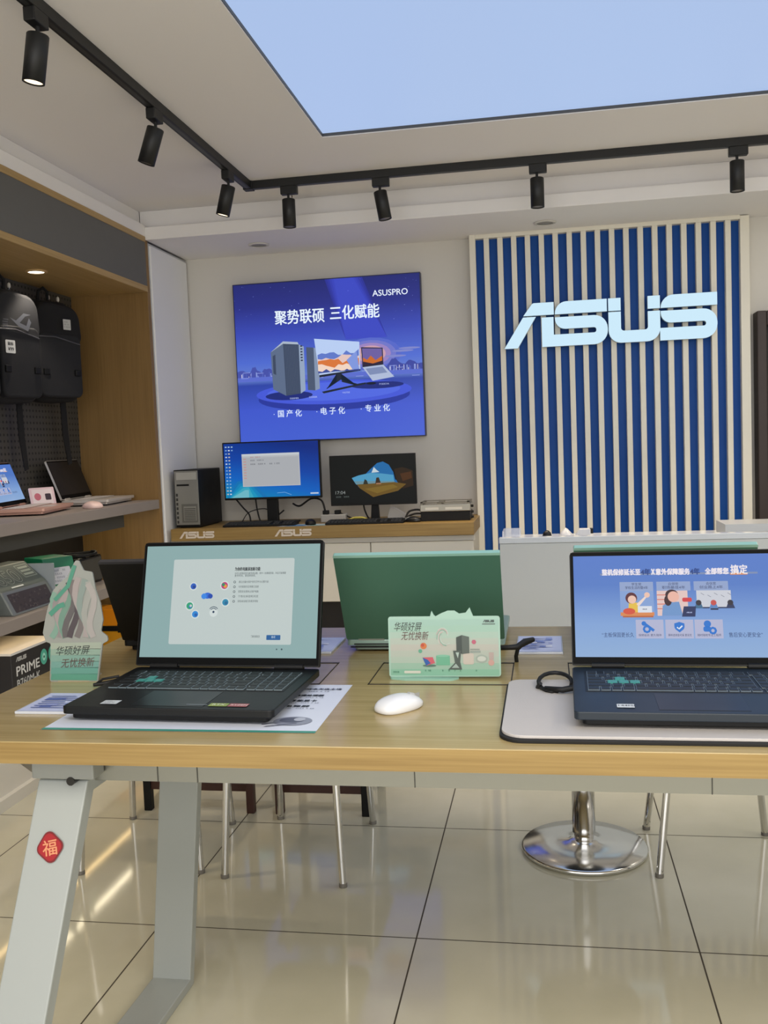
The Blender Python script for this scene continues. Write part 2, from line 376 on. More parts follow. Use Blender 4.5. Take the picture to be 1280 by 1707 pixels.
# ------------------------------------------------------------------ blue slat wall with illuminated sign
sw = thing('slat_wall_panel', 'tall blue feature panel with vertical white slats behind the reception counter', 'wall panel', (0, 6.0, 0))
MBl = mat('blue_laminate', '#054a9c', .5, spec=.25)
B(-.426, 1.19, .045, .098, 0, 2.70).build('backing_board', MBl, sw)
f = MB(); f.box(-.44, -.402, -.002, .1, 0, 2.735).box(1.163, 1.215, -.002, .1, 0, 2.72).box(-.402, 1.163, -.002, .1, 2.70, 2.725)
M_slat = mat('cream_white_slat', '#e6e2d4', .5)
f.build('border_frame', M_slat, sw, bevel=.002)
x0, x1 = -.402, 1.163; n = 18; blue = .0515; pitch = (x1-x0-blue)/n; s0 = None
for i in range(n):
    xa = x0+blue+i*pitch
    if s0 is None: s0 = B(0, pitch-blue, -.0, .05, 0, 2.70).build('slat', M_slat, sw, (xa, 0, 0), bevel=.002)
    else:
        c = s0.copy(); C.objects.link(c); c.parent = sw; c.location = (xa*K, 0, 0)
sg = thing('illuminated_sign', 'large glowing white ASUS letter sign mounted on the blue slat wall', 'sign', (-.24, 5.96, 2.01))
M_sign = mat('backlit_letter_face', '#cfeeff', .4, emit=.95); M_ret = mat('letter_return', '#b9c6cc', .4)
for ids in ((0, 1), (2, 3), (4, 5, 6), (7, 8)):
    b = MB()
    for i in ids:
        p = fillet(LOGO[i]); b.prism(p, -.004, .028, 'y', M_ret); b.prism(p, -.008, -.0041, 'y', M_sign)
    b.build('letter', None, sg)
for x in (.05, .27, .45, .67, .9, 1.05, 1.2): MB().tube([(x, .028, .22 if x != .05 else .05), (x, .041, .22 if x != .05 else .05)], .004).build('standoff', M_chrome, sg)

# ------------------------------------------------------------------ light box poster
PW, PH = 1.24, 1.035
po = thing('lightbox_poster', 'glowing blue lightbox poster of desktop computers on the back wall', 'poster', (-1.998, 6.045, 1.497))
B(0, PW, 0, .053, 0, PH).build('frame', mat('dark_blue_frame', '#1b2250', .4), po, bevel=.002)
E1 = 1.0
g = Pic(T((.006, -.0005, .006)) @ FRONT, E1); pw, ph = PW-.012, PH-.012
bg = gradient_emit('poster_sky', [(0, '#4560d0'), (.2, '#4058cc'), (.36, '#2f45a6'), (.40, '#6480cc'), (.5, '#4f6bd0'), (.68, '#3a4ab4'), (.85, '#2a3184'), (1, '#242a70')], E1)
g.rect(0, 0, pw, ph, bg, 0)
def q(u, v): return (u*pw, v*ph)
rnd = random.Random(5)
for i in range(5): g.poly([q(.50+i*.012, 1), q(.60-i*.0, .62), q(.82, .62), q(.70-i*.012, 1)], ['#2b3294', '#2f37a0', '#343eae', '#3843b8', '#3c49c0'][i], .2+.1*i)
for i in range(34):
    u, v = rnd.random(), rnd.uniform(.72, .99); s_ = rnd.uniform(.0008, .002); g.disc(u*pw, v*ph, s_, '#8fa0f0', 1, n=6)
for i, c in enumerate(['#5567c8', '#7076c8', '#9a83bf', '#c99dae', '#e6bda4']):   # sunset glow behind
    g.disc(.73*pw, .52*ph, .20-.034*i, c, .9+.05*i, b=.105-.017*i)
def ridge(v0, amp, c, l, u0, u1, sd):
    r_ = random.Random(sd); p = [q(u0, .40)]; n_ = 26
    for k in range(n_+1): p.append(q(u0+(u1-u0)*k/n_, v0+amp*(math.sin(k*.7)+r_.random())*math.sin(math.pi*k/n_)))
    g.poly(p+[q(u1, .40)], c, l)
ridge(.45, .018, '#4450a8', 1.3, 0, .22, 1); ridge(.45, .03, '#3d489e', 1.3, .74, 1, 2)
for i in range(60):
    u = rnd.choice([rnd.uniform(0, .19), rnd.uniform(.8, .985)]); h = rnd.uniform(.005, .035)
    g.rect(u*pw, .41*ph, u*pw+rnd.uniform(.003, .009), (.41+h)*ph, rnd.choice(['#6f7fd0', '#8ea0dc', '#c9c4dc', '#4f5fb8']), 1.5)
g.rect(0, .385*ph, pw, .412*ph, '#5a6ccc', 1.6)
for i in range(16): u = rnd.uniform(0, .95); v = rnd.uniform(.37, .45); g.rect(u*pw, v*ph, (u+.04)*pw, (v+.003)*ph, '#95a2e4', 1.7)
for i, (u, v) in enumerate([(.9, .53), (.86, .50), (.935, .545)]): g.disc(u*pw, v*ph, .07, '#7f86c8', 1.2, b=.007)
g.disc(.52*pw, .265*ph, .41*pw, '#28389c', 2, b=.085*ph, n=40); g.disc(.52*pw, .295*ph, .42*pw, '#4458d6', 2.1, b=.075*ph, n=40); g.disc(.52*pw, .300*ph, .36*pw, '#5068e0', 2.15, b=.058*ph, n=40)
g.disc(.28*pw, .285*ph, .13*pw, '#1c2a78', 2.2, b=.028*ph); g.disc(.76*pw, .325*ph, .14*pw, '#1c2a78', 2.2, b=.022*ph)
g.poly([q(.19, .565), q(.26, .615), q(.265, .285), q(.195, .33)], '#5c6c88', 3); g.poly([q(.26, .615), q(.345, .605), q(.345, .295), q(.265, .285)], '#3d4a62', 3)
g.poly([q(.19, .565), q(.26, .63), q(.34, .62), q(.345, .605), q(.26, .615)], '#a9b6c8', 3.1); g.poly([q(.345, .605), q(.372, .59), q(.372, .315), q(.345, .295)], '#93a4be', 3.1)
for k in range(6): g.rect(.353*pw, (.50+.018*k)*ph, .364*pw, (.508+.018*k)*ph, '#222b40', 3.3)
for k in range(9): g.stroke([q(.272+.008*k, .60), q(.275+.008*k, .30)], .0012, '#55627c', 3.3)
g.poly([q(.20, .54), q(.215, .55), q(.215, .42), q(.20, .43)], '#3c4860', 3.3)
g.poly([q(.385, .585), q(.425, .58), q(.425, .31), q(.385, .315)], '#4a5770', 2.9); g.poly([q(.425, .58), q(.45, .57), q(.45, .32), q(.425, .31)], '#8494b0', 2.9)
g.poly([q(.43, .635), q(.672, .60), q(.672, .43), q(.45, .405)], '#b8cdf2', 3.2); g.poly([q(.45, .405), q(.672, .43), q(.672, .420), q(.45, .39)], '#1c2436', 3.3)
for i, c in enumerate(['#5f78c8', '#e2c3bd', '#d8763a', '#f0d4c2', '#405098']):
    r_ = random.Random(i+3); a = [q(.445, .415)]
    for k in range(11): a.append(q(.445+.0222*k, .54-.026*i+r_.uniform(-.016, .016)))
    g.poly(a+[q(.667, .432)], c, 3.4+.05*i)
g.poly([q(.60, .49), q(.655, .545), q(.667, .432), q(.63, .43)], '#7f96dc', 3.8)
g.poly([q(.545, .41), q(.565, .41), q(.57, .355), q(.655, .325), q(.65, .34), q(.565, .37), q(.49, .325), q(.485, .313), q(.54, .355)], '#1d2636', 3.4)
g.poly([q(.46, .30), q(.695, .345), q(.70, .335), q(.47, .288)], '#1d2636', 3.5)
g.poly([q(.68, .565), q(.795, .555), q(.795, .45), q(.684, .44)], '#1a2038', 3.2); g.poly([q(.685, .558), q(.79, .55), q(.79, .455), q(.688, .446)], '#6c5ea0', 3.3)
g.poly([q(.688, .446), q(.688, .50), q(.71, .485), q(.73, .51), q(.755, .48), q(.79, .505), q(.79, .455)], '#c86a28', 3.4); g.poly([q(.688, .446), q(.688, .475), q(.74, .46), q(.79, .475), q(.79, .455)], '#2c2038', 3.5)
g.poly([q(.684, .44), q(.795, .45), q(.85, .372), q(.735, .352)], '#aebbd8', 3.2); g.poly([q(.70, .43), q(.79, .438), q(.815, .40), q(.722, .39)], '#7d8cb4', 3.3)
g.disc(.727*pw, .337*ph, .032, '#10182c', 3.6, b=.008)
g.text('聚势联硕', .222*pw, .735*ph, .092, '#e8f4ff', 4, width=.268*pw, bold=.012); g.text('三化赋能', .522*pw, .745*ph, .088, '#e8f4ff', 4, width=.262*pw, bold=.012)
g.text('ASUSPRO', .752*pw, .875*ph, .038, '#e8f0ff', 4, width=.185*pw, bold=.01)
for u, tx in ((.215, '国 产 化'), (.45, '电 子 化'), (.69, '专 业 化')):
    g.text(tx, u*pw, .15*ph+.02*(u-.2), .046, '#d8e6ff', 4, width=.13*pw, bold=.012); g.disc((u-.022)*pw, (.17+.02*(u-.2))*ph, .003, '#d8e6ff', 4, n=8)
g.text('D500MER', .285*pw, .262*ph, .010, '#b8c6f4', 4); g.text('D500SER', .39*pw, .264*ph, .010, '#b8c6f4', 4); g.text('VA27DE', .57*pw, .283*ph, .010, '#b8c6f4', 4); g.text('P1503CVA', .77*pw, .325*ph, .010, '#b8c6f4', 4)
g.build('printed_face', None, po)

# ------------------------------------------------------------------ track lighting
trk = thing('lighting_track', 'black L shaped ceiling track carrying the spotlights', 'light track', (-1.575, 5.135, ZC))
t_ = MB(); t_.box(-.019, .019, -6.4, .019, -.042, 0).box(.019, 4.4, -.019, .019, -.042, 0)
t_.build('rail', M_blackm, trk, bevel=.002)
t_ = MB(); t_.box(-.008, .008, -6.4, 0, -.0425, -.038).box(.0, 4.4, -.008, .008, -.0425, -.038)
t_.build('rail_slot', mat('track_slot', '#2c2e30', .4), trk)
B(-.026, .026, -.026, .026, -.046, 0).build('corner_joint', M_blackm, trk, bevel=.002)
M_glow = mat('lamp_aperture_warm', '#ffe6c0', .4, emit=2.2); M_apt = mat('lamp_aperture_grey', '#8a8580', .4)
def track_lamp(x, y, ax, ay, label, lit, along, pw=1.):
    t = thing('track_spotlight', label, 'spotlight', (x, y, ZC-.042), 0, 'black track spotlights')
    a = B(-.020, .020, -.052, .040, -.045, .0) if along == 'y' else B(-.040, .052, -.020, .020, -.045, .0)
    a.build('adapter', M_blackm, t, bevel=.004)
    MB().tube([(0, 0, -.045), (0, 0, -.075)], .007).build('neck', M_blackm, t)
    M = T((0, 0, -.070)) @ RY(ax) @ RX(ay)
    MB().lathe([(.001, 0), (.033, 0), (.0355, -.003), (.0355, -.15), (.030, -.15), (.030, -.135), (.001, -.135)], mt=M_blackm, M=M).build('lamp_head', None, t)
    MB().lathe([(.001, -.1440), (.0297, -.1440), (.0297, -.1460), (.001, -.1460)], mt=M_glow if lit else M_apt, M=M).build('lens', None, t)
    d = bpy.data.lights.new('spot', 'SPOT'); d.energy = SPOT_W*pw; d.spot_size = R(75); d.spot_blend = .8; d.color = (1, .80, .56); d.shadow_soft_size = .02
    o = bpy.data.objects.new('lamp_light', d); C.objects.link(o); o.parent = t; o.matrix_local = T(Vector(M.translation)*K) @ (M.to_3x3().to_4x4()) @ T((0, 0, -.16*K))
track_lamp(-1.575, 2.925, R(10), R(0), 'black track spotlight nearest the camera with glowing face, top left', 1, 'y')
track_lamp(-1.575, 3.86, R(20), R(0), 'black track spotlight, middle of the three on the left rail, tilted to the left', 0, 'y')
track_lamp(-1.575, 4.785, R(15), R(0), 'black track spotlight with glowing face beside the rail corner', 1, 'y')
track_lamp(-1.353, 5.135, 0, 0, 'short black spotlight hanging straight above the left half of the lightbox poster', 0, 'x', .8)
track_lamp(-.845, 5.135, R(-9), R(0), 'black spotlight tilted slightly right above the right end of the lightbox poster', 0, 'x', 1.6)
track_lamp(-.012, 5.135, 0, R(0), 'black spotlight hanging above the left part of the blue slat wall', 0, 'x', 3.2)
track_lamp(.985, 5.135, 0, R(0), 'black spotlight at far right above the end of the slat wall', 0, 'x', 3.2)
for x, y, lb in ((-1.732, 5.80, 'small round downlight in the soffit above the poster, left one'), (.026, 5.80, 'small round downlight in the soffit above the slat wall')):
    t = thing('recessed_downlight', lb, 'downlight', (x, y, 2.725), 0, 'unlit downlights in the soffit')
    MB().lathe([(.052, -.001), (.066, -.001), (.066, -.006), (.050, -.010), (.050, -.001)], seg=32).build('ring', M_white, t)
    MB().lathe([(.001, -.003), (.050, -.003), (.050, -.005), (.001, -.005)], seg=32).build('lens', mat('frosted_lens', '#8d8a86', .4), t)
tag(MB().tube([(-1.50, 5.12, ZC-.005), (-1.45, 5.22, ZC-.008), (-1.40, 5.30, ZC-.012), (-1.385, 5.335, ZC-.03), (-1.385, 5.34, ZC-.05)], .004).build('loose_wire', mat('grey_wire', '#6f675c', .5)), 'thin loose wire end on the ceiling beside the rail corner', 'wire')

# ------------------------------------------------------------------ left display cabinet bay
cab = thing('display_cabinet', 'oak and grey wall display cabinet with pegboard and shelves on the left', 'cabinet', (-2.33, 1.0, 0))
def cb(x0, x1, y0, y1, z0, z1): return B(x0+2.33, x1+2.33, y0-1, y1-1, z0, z1)
cb(-2.86, -2.33, 5.445, 5.485, 0, 2.745).build('side_panel', M_gold, cab, bevel=.002)
cb(-2.86, -2.33, -.60, -.56, 0, 2.745).build('side_panel', M_gold, cab, bevel=.002)
cb(-2.345, -2.33, -.56, 5.445, 2.452, 2.712).build('header_panel', M_grey, cab)
cb(-2.36, -2.326, -.56, 5.445, 2.712, 2.745).build('top_trim', M_gold_y, cab, bevel=.002)
cb(-2.84, -2.326, -.56, 5.445, 2.418, 2.452).build('soffit_board', M_gold_y, cab, bevel=.002)
cb(-2.86, -2.825, -.56, 5.445, 1.17, 2.42).build('pegboard', None, cab).data.materials.append(pegboard_mat())
cb(-2.86, -2.845, -.56, 5.445, 0, 1.17).build('back_panel', M_interior, cab)
cb(-2.84, -2.33, -.56, 5.443, 1.117, 1.172).build('shelf', M_shelf, cab, bevel=.002)
cb(-2.47, -2.45, -.56, 5.20, 1.03, 1.116).build('shelf_apron', mat('apron_grey', '#4a4a48', .6), cab)
cb(-2.84, -2.33, -.56, 5.00, .693, .747).build('shelf', M_shelf, cab, bevel=.002)
cb(-2.84, -2.27, -.56, 5.40, 0, .34).build('base_cabinet', M_lacq, cab, bevel=.003)
sp_ = cb(-2.30, -2.245, -.56, 5.40, 0, .05); sp_.build('plinth', M_lacq, cab)
led = MB()
for k in range(22):
    ya = .6+k*.215
    led.box(-2.60+2.33, -2.585+2.33, ya-1, ya-1+.20, 1.108, 1.1165)
led.build('led_strip', mat('led_strip_glow', '#fff0cc', .4, emit=15.0), cab)
led = MB()
for k in range(20):
    ya = .9+k*.205
    led.box(-2.40+2.33, -2.388+2.33, ya-1, ya-1+.195, .685, .6925)
led.build('led_strip', mat('led_strip_warm', '#ffd896', .4, emit=9.0), cab)
t = thing('cabinet_downlight', 'round lit downlight in the oak soffit above the backpacks', 'downlight', (-2.578, 4.615, 2.418))
MB().lathe([(.042, -.0005), (.056, -.0005), (.056, -.006), (.041, -.009), (.041, -.0005)], seg=32).build('ring', mat('warm_ring', '#c9a877', .4), t)
MB().lathe([(.001, -.002), (.041, -.002), (.041, -.006), (.001, -.006)], seg=32).build('lens', mat('downlight_glow', '#fff6e6', .4, emit=5.0), t)
d = bpy.data.lights.new('downlight_beam', 'SPOT'); d.energy = 9; d.spot_size = R(95); d.spot_blend = .7; d.color = (1, .88, .74); d.shadow_soft_size = .03
o = bpy.data.objects.new('downlight_beam', d); C.objects.link(o); o.parent = t; o.location = (0, 0, -.02)
for y in (2.6,):
    c = copy_tree(t); c.location = (-2.578*K, y*K, 2.418*K); c['label'] = 'round downlight in the oak soffit near the cabinet front, out of frame'

# backpacks on pegboard
def blob(mb, prof, ny, mt, M=None):
    pass
def rounded_body(w, d, h, taper=.88, bulge=.5):
    """backpack sack: stacked rounded rings"""
    mb = MB(); n = 11; ring = 20; vs = []
    for i in range(n):
        tt = i/(n-1); z = tt*h; s = math.sin(math.pi*min(max(tt, .0), 1))**.28 if 0 < tt < 1 else .52
        s = .52+.48*min(1, s); ww = w*s*(1-(1-taper)*tt); dd = d*s*(1-.35*tt)
        for k in range(ring):
            a = 2*math.pi*k/ring; ca, sa = math.cos(a), math.sin(a); e = .45
            vs.append((math.copysign(abs(ca)**e, ca)*ww/2, d*.0+math.copysign(abs(sa)**e, sa)*dd/2, z+.006*math.sin(3*a+i)))
    fs = [[i*ring+k, i*ring+(k+1) % ring, (i+1)*ring+(k+1) % ring, (i+1)*ring+k] for i in range(n-1) for k in range(ring)]
    fs += [list(range(ring))[::-1], list(range((n-1)*ring, n*ring))]
    return mb.add(vs, fs, None, True)
def backpack(label, y, z, rz, w, h, style):
    # local: x across, -y outwards from the wall; rz turns it to face the aisle
    t = thing('backpack', label, 'backpack', (-2.755, y, z), rz, 'black backpacks on the pegboard')
    rounded_body(w, .19, h).build('body', M_fab2 if style == 'eye' else M_fab, t, sub=1)
    pk = MB().prism(rrect(-w*.38, .03, w*.38, h*.66, .04), -.112, -.06, 'y'); pk.build('front_pocket', M_fab2, t, bevel=.012, seg=3)
    fl_ = MB().prism(fillet([(-w*.45, h*.60, .05), (w*.45, h*.56, .05), (w*.40, h*.93, .09), (-w*.36, h*.97, .09)]), -.104, .05, 'y')
    fl_.build('top_flap', M_fab if style != 'eye' else M_fab2, t, bevel=.02, seg=3)
    zz = MB().tube([(-w*.38, -.112, h*.62), (-w*.1, -.118, h*.625), (w*.36, -.112, h*.57)], .0035); zz.build('zip', mat('grey_zip', '#4b4c52', .4), t)
    MB().tube([(-.035, .02, h*.96), (-.03, .01, h+.05), (0, .005, h+.068), (.03, .01, h+.05), (.035, .02, h*.96)], .009).build('carry_handle', M_fab, t)
    for sx, ln in ((-1, .24), (1, .34)):
        b = MB(); x = sx*w*.30
        b.prism([(x-.018, .10), (x+.018, .10), (x+.014+sx*.012, -ln*.5), (x+.020+sx*.02, -ln), (x-.006+sx*.02, -ln-.01), (x-.014, -ln*.5)], .035, .041, 'y'); b.build('strap', M_fab, t)
        MB().tube([(sx*w*.34, .04, h*.90), (sx*w*.50, .055, h*.74), (sx*w*.54, .05, h*.45), (sx*w*.46, .04, h*.12)], [.014, .018, .016, .008], 8).build('shoulder_strap', M_fab, t)
        B(sx*w*.28-.020, sx*w*.28+.020, -.122, -.110, h*.26, h*.32).build('buckle', M_black, t, bevel=.004)
    for sx in (-1, 1):
        MB().prism([(sx*w*.5-.012, h*.15), (sx*w*.5+.014, h*.15), (sx*w*.48+.012, h*.8), (sx*w*.42, h*.85)], -.03, .04, 'y').build('side_pocket', M_fab, t, bevel=.006)
    g = Pic(T((0, -.1195, 0)) @ FRONT)
    if style == 'eye':
        g = Pic(T((0, -.1205, 0)) @ FRONT); a = [(-.075, h*.72), (-.02, h*.655), (.045, h*.62), (.07, h*.70), (.055, h*.735), (.035, h*.665), (-.01, h*.685), (.03, h*.745), (.07, h*.765), (.02, h*.77), (-.035, h*.70)]
        g.poly(a, '#5d6068', 1); g.stroke([(-.12, h*.70), (-.085, h*.70)], .006, '#4a4c52', 1)
        for k in range(3): g.stroke([(-.125, h*(.68-.02*k)), (-.09, h*(.68-.02*k))], .006, '#4a4c52', 1)
        g.rect(-.115, h*.42, -.05, h*.53, '#d9dad8', 1, .006); g.text('鼠标', -.10, h*.485, .018, '#202020', 2, bold=.02); g.text('¥99', -.10, h*.44, .018, '#202020', 2, bold=.02)
    else:
        g.rect(.02, h*.70, .072, h*.80, '#b9bab6', 1, .003); g.scrib(.026, h*.77, .066, 3, .014, .007, '#8a8a88', 2)
    g.build('price_tag', None, t)
    return t
backpack('dark grey backpack with angular eye emblem and white price tag, middle of the hanging bags', 4.57, 1.735, R(76), .36, .60, 'eye')
backpack('black backpack with small white tag hanging next to the oak side panel', 5.00, 1.755, R(68), .38, .58, 'plain')
backpack('black backpack cut by the left photo edge, hanging on the pegboard', 4.18, 1.72, R(80), .36, .52, 'plain')
for y, z, lb in ((4.68, 2.335, 'white hook tip on the pegboard above the grey emblem backpack'), (5.08, 2.33, 'white hook tip on the pegboard above the black backpack'), (5.19, 2.335, 'white hook tip nearest the oak side panel')):
    h_ = thing('peg_hook', lb, 'hook', (-2.825, y, z), 0, 'hooks on the pegboard')
    MB().tube([(.0, 0, 0), (.03, 0, 0), (.045, 0, .006), (.05, 0, .02)], .0045).build('rod', M_chrome, h_)
    MB().lathe([(.001, -.012), (.008, -.008), (.009, .0), (.008, .012), (.001, .018)], (.05, 0, .03), 12).build('tip', M_white, h_)

# ------------------------------------------------------------------ laptops
def keyboard_rows():
    # rows from front to back: lists of key widths (1 = one key), None marks gaps
    return [[1.2, 1, 1, 1.2, 5.2, 1, 1, 1, 1, 1, 1, .25, 1, 1, 1, 1], [2.2, 1, 1, 1, 1, 1, 1, 1, 1, 1, 1, 2.4, .25, 1, 1, 1, 1],
            [1.8, 1, 1, 1, 1, 1, 1, 1, 1, 1, 1, 1, 1.8, .25, 1, 1, 1, 1], [1.5, 1, 1, 1, 1, 1, 1, 1, 1, 1, 1, 1, 1, 1.1, .25, 1, 1, 1, 1],
            [1, 1, 1, 1, 1, 1, 1, 1, 1, 1, 1, 1, 1, 1.6, .25, 1, 1, 1, 1], [1, .5, 1, 1, 1, 1, 1, 1, 1, 1, 1, 1, 1, 1.1, .25, 1, 1, 1, 1]]
def laptop(name, label, cat, loc, rz, lean, Wd=.462, D=.355, LH=.315, th=.024, deck=M_dark, lid=M_black, lip=None, paint=None, keys=False, logo=None, rim='#7d8488', hint=None, group=None, vents=None, bez=.010, chin=.026, wasd=False, lh_mat=None):
    t = thing(name, label, cat, loc, rz, group); hw = Wd/2; z0 = .010
    b = MB(); b.prism(fillet([(-hw, 0, .012), (hw, 0, .012), (hw, D, .012), (-hw, D, .012)]), z0+.008, z0+th, 'z', deck)
    b.prism(fillet([(-hw+.015, .012, .01), (hw-.015, .012, .01), (hw-.02, D-.006, .01), (-hw+.02, D-.006, .01)]), z0-.004, z0+.008, 'z', M_black if not vents else vents)
    base = b.build('base', None, t, bevel=.002)
    for x in (-hw+.05, hw-.05):
        for y in (.04, D-.04): B(x-.02, x+.02, y-.006, y+.006, 0, z0).build('rubber_foot', M_rubber, base)
    zt = z0+th
    kx0, kx1, ky0, ky1 = -hw+.028, hw-.028, D*.42, D*.86
    kt = B(kx0-.004, kx1+.004, ky0-.004, ky1+.006, zt-.001, zt+.0006).build('keyboard', mat('key_well_'+deck.name, '#0a0b0c', .5) if deck in (M_dark, M_navy) else mat('key_well_silver', '#70706e', .5), t)
    kd = mat('keycap_dark', '#101214', .45) if deck in (M_dark, M_navy) else mat('keycap_light_'+deck.name, '#cfc9c4', .45)
    kr = mat('key_rim_'+rim, rim, .4)
    kw = mat('keycap_mint', '#3f8f86', .35)
    rows = keyboard_rows(); rh = (ky1-ky0)/len(rows); kb = MB()
    for r_i, row in enumerate(rows):
        tot = sum(row); x = kx0; u = (kx1-kx0)/tot
        for c_i, kwid in enumerate(row):
            ww = kwid*u
            if kwid != .25 and kwid != .5:
                mint = wasd and ((r_i == 2 and c_i in (1, 2, 3)) or (r_i == 3 and c_i == 2))
                ya, yb = ky0+r_i*rh, ky0+(r_i+1)*rh; gp = .0011
                k_ = MB() if keys else kb
                k_.box(x+gp, x+ww-gp, ya+gp, yb-gp, zt, zt+.0028, kw if mint else kr)
                g2 = .0027; k_.box(x+g2, x+ww-g2, ya+g2, yb-g2, zt+.0026, zt+.0040, kw if mint else kd)
                if keys: k_.build('key', None, kt, label='translucent mint key' if mint else None)
            x += ww
    if not keys: kb.build('keycaps', None, kt)
    B(-.085, .075, .018, D*.38, zt-.001, zt+.0006).build('touchpad', mat('touchpad_'+deck.name, '#141619', .35) if deck in (M_dark, M_navy) else mat('touchpad_silver', '#b8b2ac', .3), t)
    hb = MB()
    for x in (-hw*.68, hw*.68): hb.tube([(x-.035, D-.006, zt+.004), (x+.035, D-.006, zt+.004)], .0085, 10)
    hb.build('hinge', lh_mat or lid, t)
    # lid: frame with origin on hinge line, rotated back by lean
    L = T((0, D-.004, zt+.004)) @ RX(-lean)
    lb = MB(); lb.prism(fillet([(-hw, 0, .004), (hw, 0, .004), (hw, LH, .010), (-hw, LH, .010)]), -.005, .006, 'y', lid, M=L)
    if lip: lb.prism(fillet([(-hw-.0005, LH-.006, .0), (hw+.0005, LH-.006, .0), (hw+.0005, LH+.0015, .004), (-hw-.0005, LH+.0015, .004)]), -.006, .0065, 'y', lip, M=L)
    lo = lb.build('lid', None, t)
    g = Pic(L @ T((0, -.0056, 0)) @ FRONT, .9)
    g.rect(-hw+.002, .003, hw-.002, LH-.002, mat('screen_bezel', '#060708', .6, spec=.1), 0)
    if paint: paint(g, -hw+bez*.8, chin, hw-bez*.8, LH-bez)
    else: g.rect(-hw+bez*.8, chin, hw-bez*.8, LH-bez, mat('screen_off', '#121315', .5), 1)
    g.build('screen', None, lo)
    if logo:
        s_ = Pic(L @ T((0, .0062, 0)) @ FRONT @ RY(math.pi)); logo(s_); s_.build('emblem', None, lo)
    return t, base

def paint_setup(g, u0, v0, u1, v1):
    w, h = u1-u0, v1-v0; X = lambda a: u0+a*w; Y = lambda b: v1-b*h
    g.rect(u0, v0, u1, v1, '#8eaeae', 1)
    g.rect(X(.165), Y(.885), X(.86), Y(.125), '#c3cfcd', 2, .004)
    for (a, b, r_, c) in ((.31, .375, .0115, '#2a62c8'), (.38, .32, 0, ''), ):
        if c: g.disc(X(.375), Y(.455), .0105, '#2a6ad8', 4, b=.0075); g.disc(X(.355), Y(.46), .007, '#3a8ae8', 4.2); g.disc(X(.392), Y(.46), .006, '#1a4ab0', 4.3)
    for a, b, r_, c, c2 in ((.29, .37, .0075, '#2b5fc0', '#1a3f90'), (.47, .365, .0085, '#c23a7a', '#e8a33a'), (.275, .545, .0085, '#2fa37a', '#1f6fb8'), (.31, .62, .008, '#2a8ad8', '#1f5fb0'), (.48, .515, .008, '#2a8ab0', '#1f6a98')):
        g.disc(X(a), Y(b), r_*1.35, '#d6e0de', 3); g.disc(X(a), Y(b), r_, c, 4); g.disc(X(a)+r_*.25, Y(b)-r_*.2, r_*.5, c2, 4.3)
    g.disc(X(.47)-.003, Y(.365)+.002, .004, '#2f8f6a', 4.6); g.disc(X(.275)+.003, Y(.545), .0032, '#c3cfcd', 4.6)
    g.disc(X(.415), Y(.605), .0105, '#d6e0de', 3)
    for r_ in (.0125, .0085):
        g.stroke([(X(.415)+r_*math.cos(math.pi*k/10), Y(.60)+r_*math.sin(math.pi*k/10)) for k in range(2, 9)], .0016, '#26405c', 4)
    g.disc(X(.415), Y(.60), .0028, '#26405c', 4)
    g.text('为你的电脑添加新功能', X(.525), Y(.235), .0090, '#1b2328', 4, width=.145*w, bold=.018)
    g.text('你可以使用这些功能完成设置，其中一些需要登录，并且可能需要', X(.525), Y(.268), .0055, '#39454a', 4, width=.29*w)
    g.text('更多时间。请选择继续。', X(.525), Y(.288), .0055, '#39454a', 4, width=.12*w)
    for k, tx in enumerate(['通过云备份保护你的文件与设置内容', '与你喜爱的应用建立连接', '获取安全更新以保护电脑', '个性化体验和浏览', '获取来自我们的更多帮助']):
        b = .335+.043*k; g.disc(X(.527), Y(b), .0032, '#5a666a', 4, n=10); g.disc(X(.527), Y(b), .0018, '#c3cfcd', 4.3, n=10)
        g.text(tx, X(.55), Y(b+.009), .0056, '#39454a', 4, width=(.17 if k == 0 else .115)*w)
    g.text('了解详细信息', X(.635), Y(.825), .0056, '#39454a', 4, width=.05*w)
    g.rect(X(.722), Y(.845), X(.80), Y(.802), '#1d5f9c', 3, .0015); g.text('继续', X(.75), Y(.831), .0062, '#c8dcec', 4, width=.022*w)
    g.disc(X(.782), Y(.925), .0018, '#3c5258', 3, n=8); g.disc(X(.81), Y(.925), .0022, '#3c5258', 3, n=8)

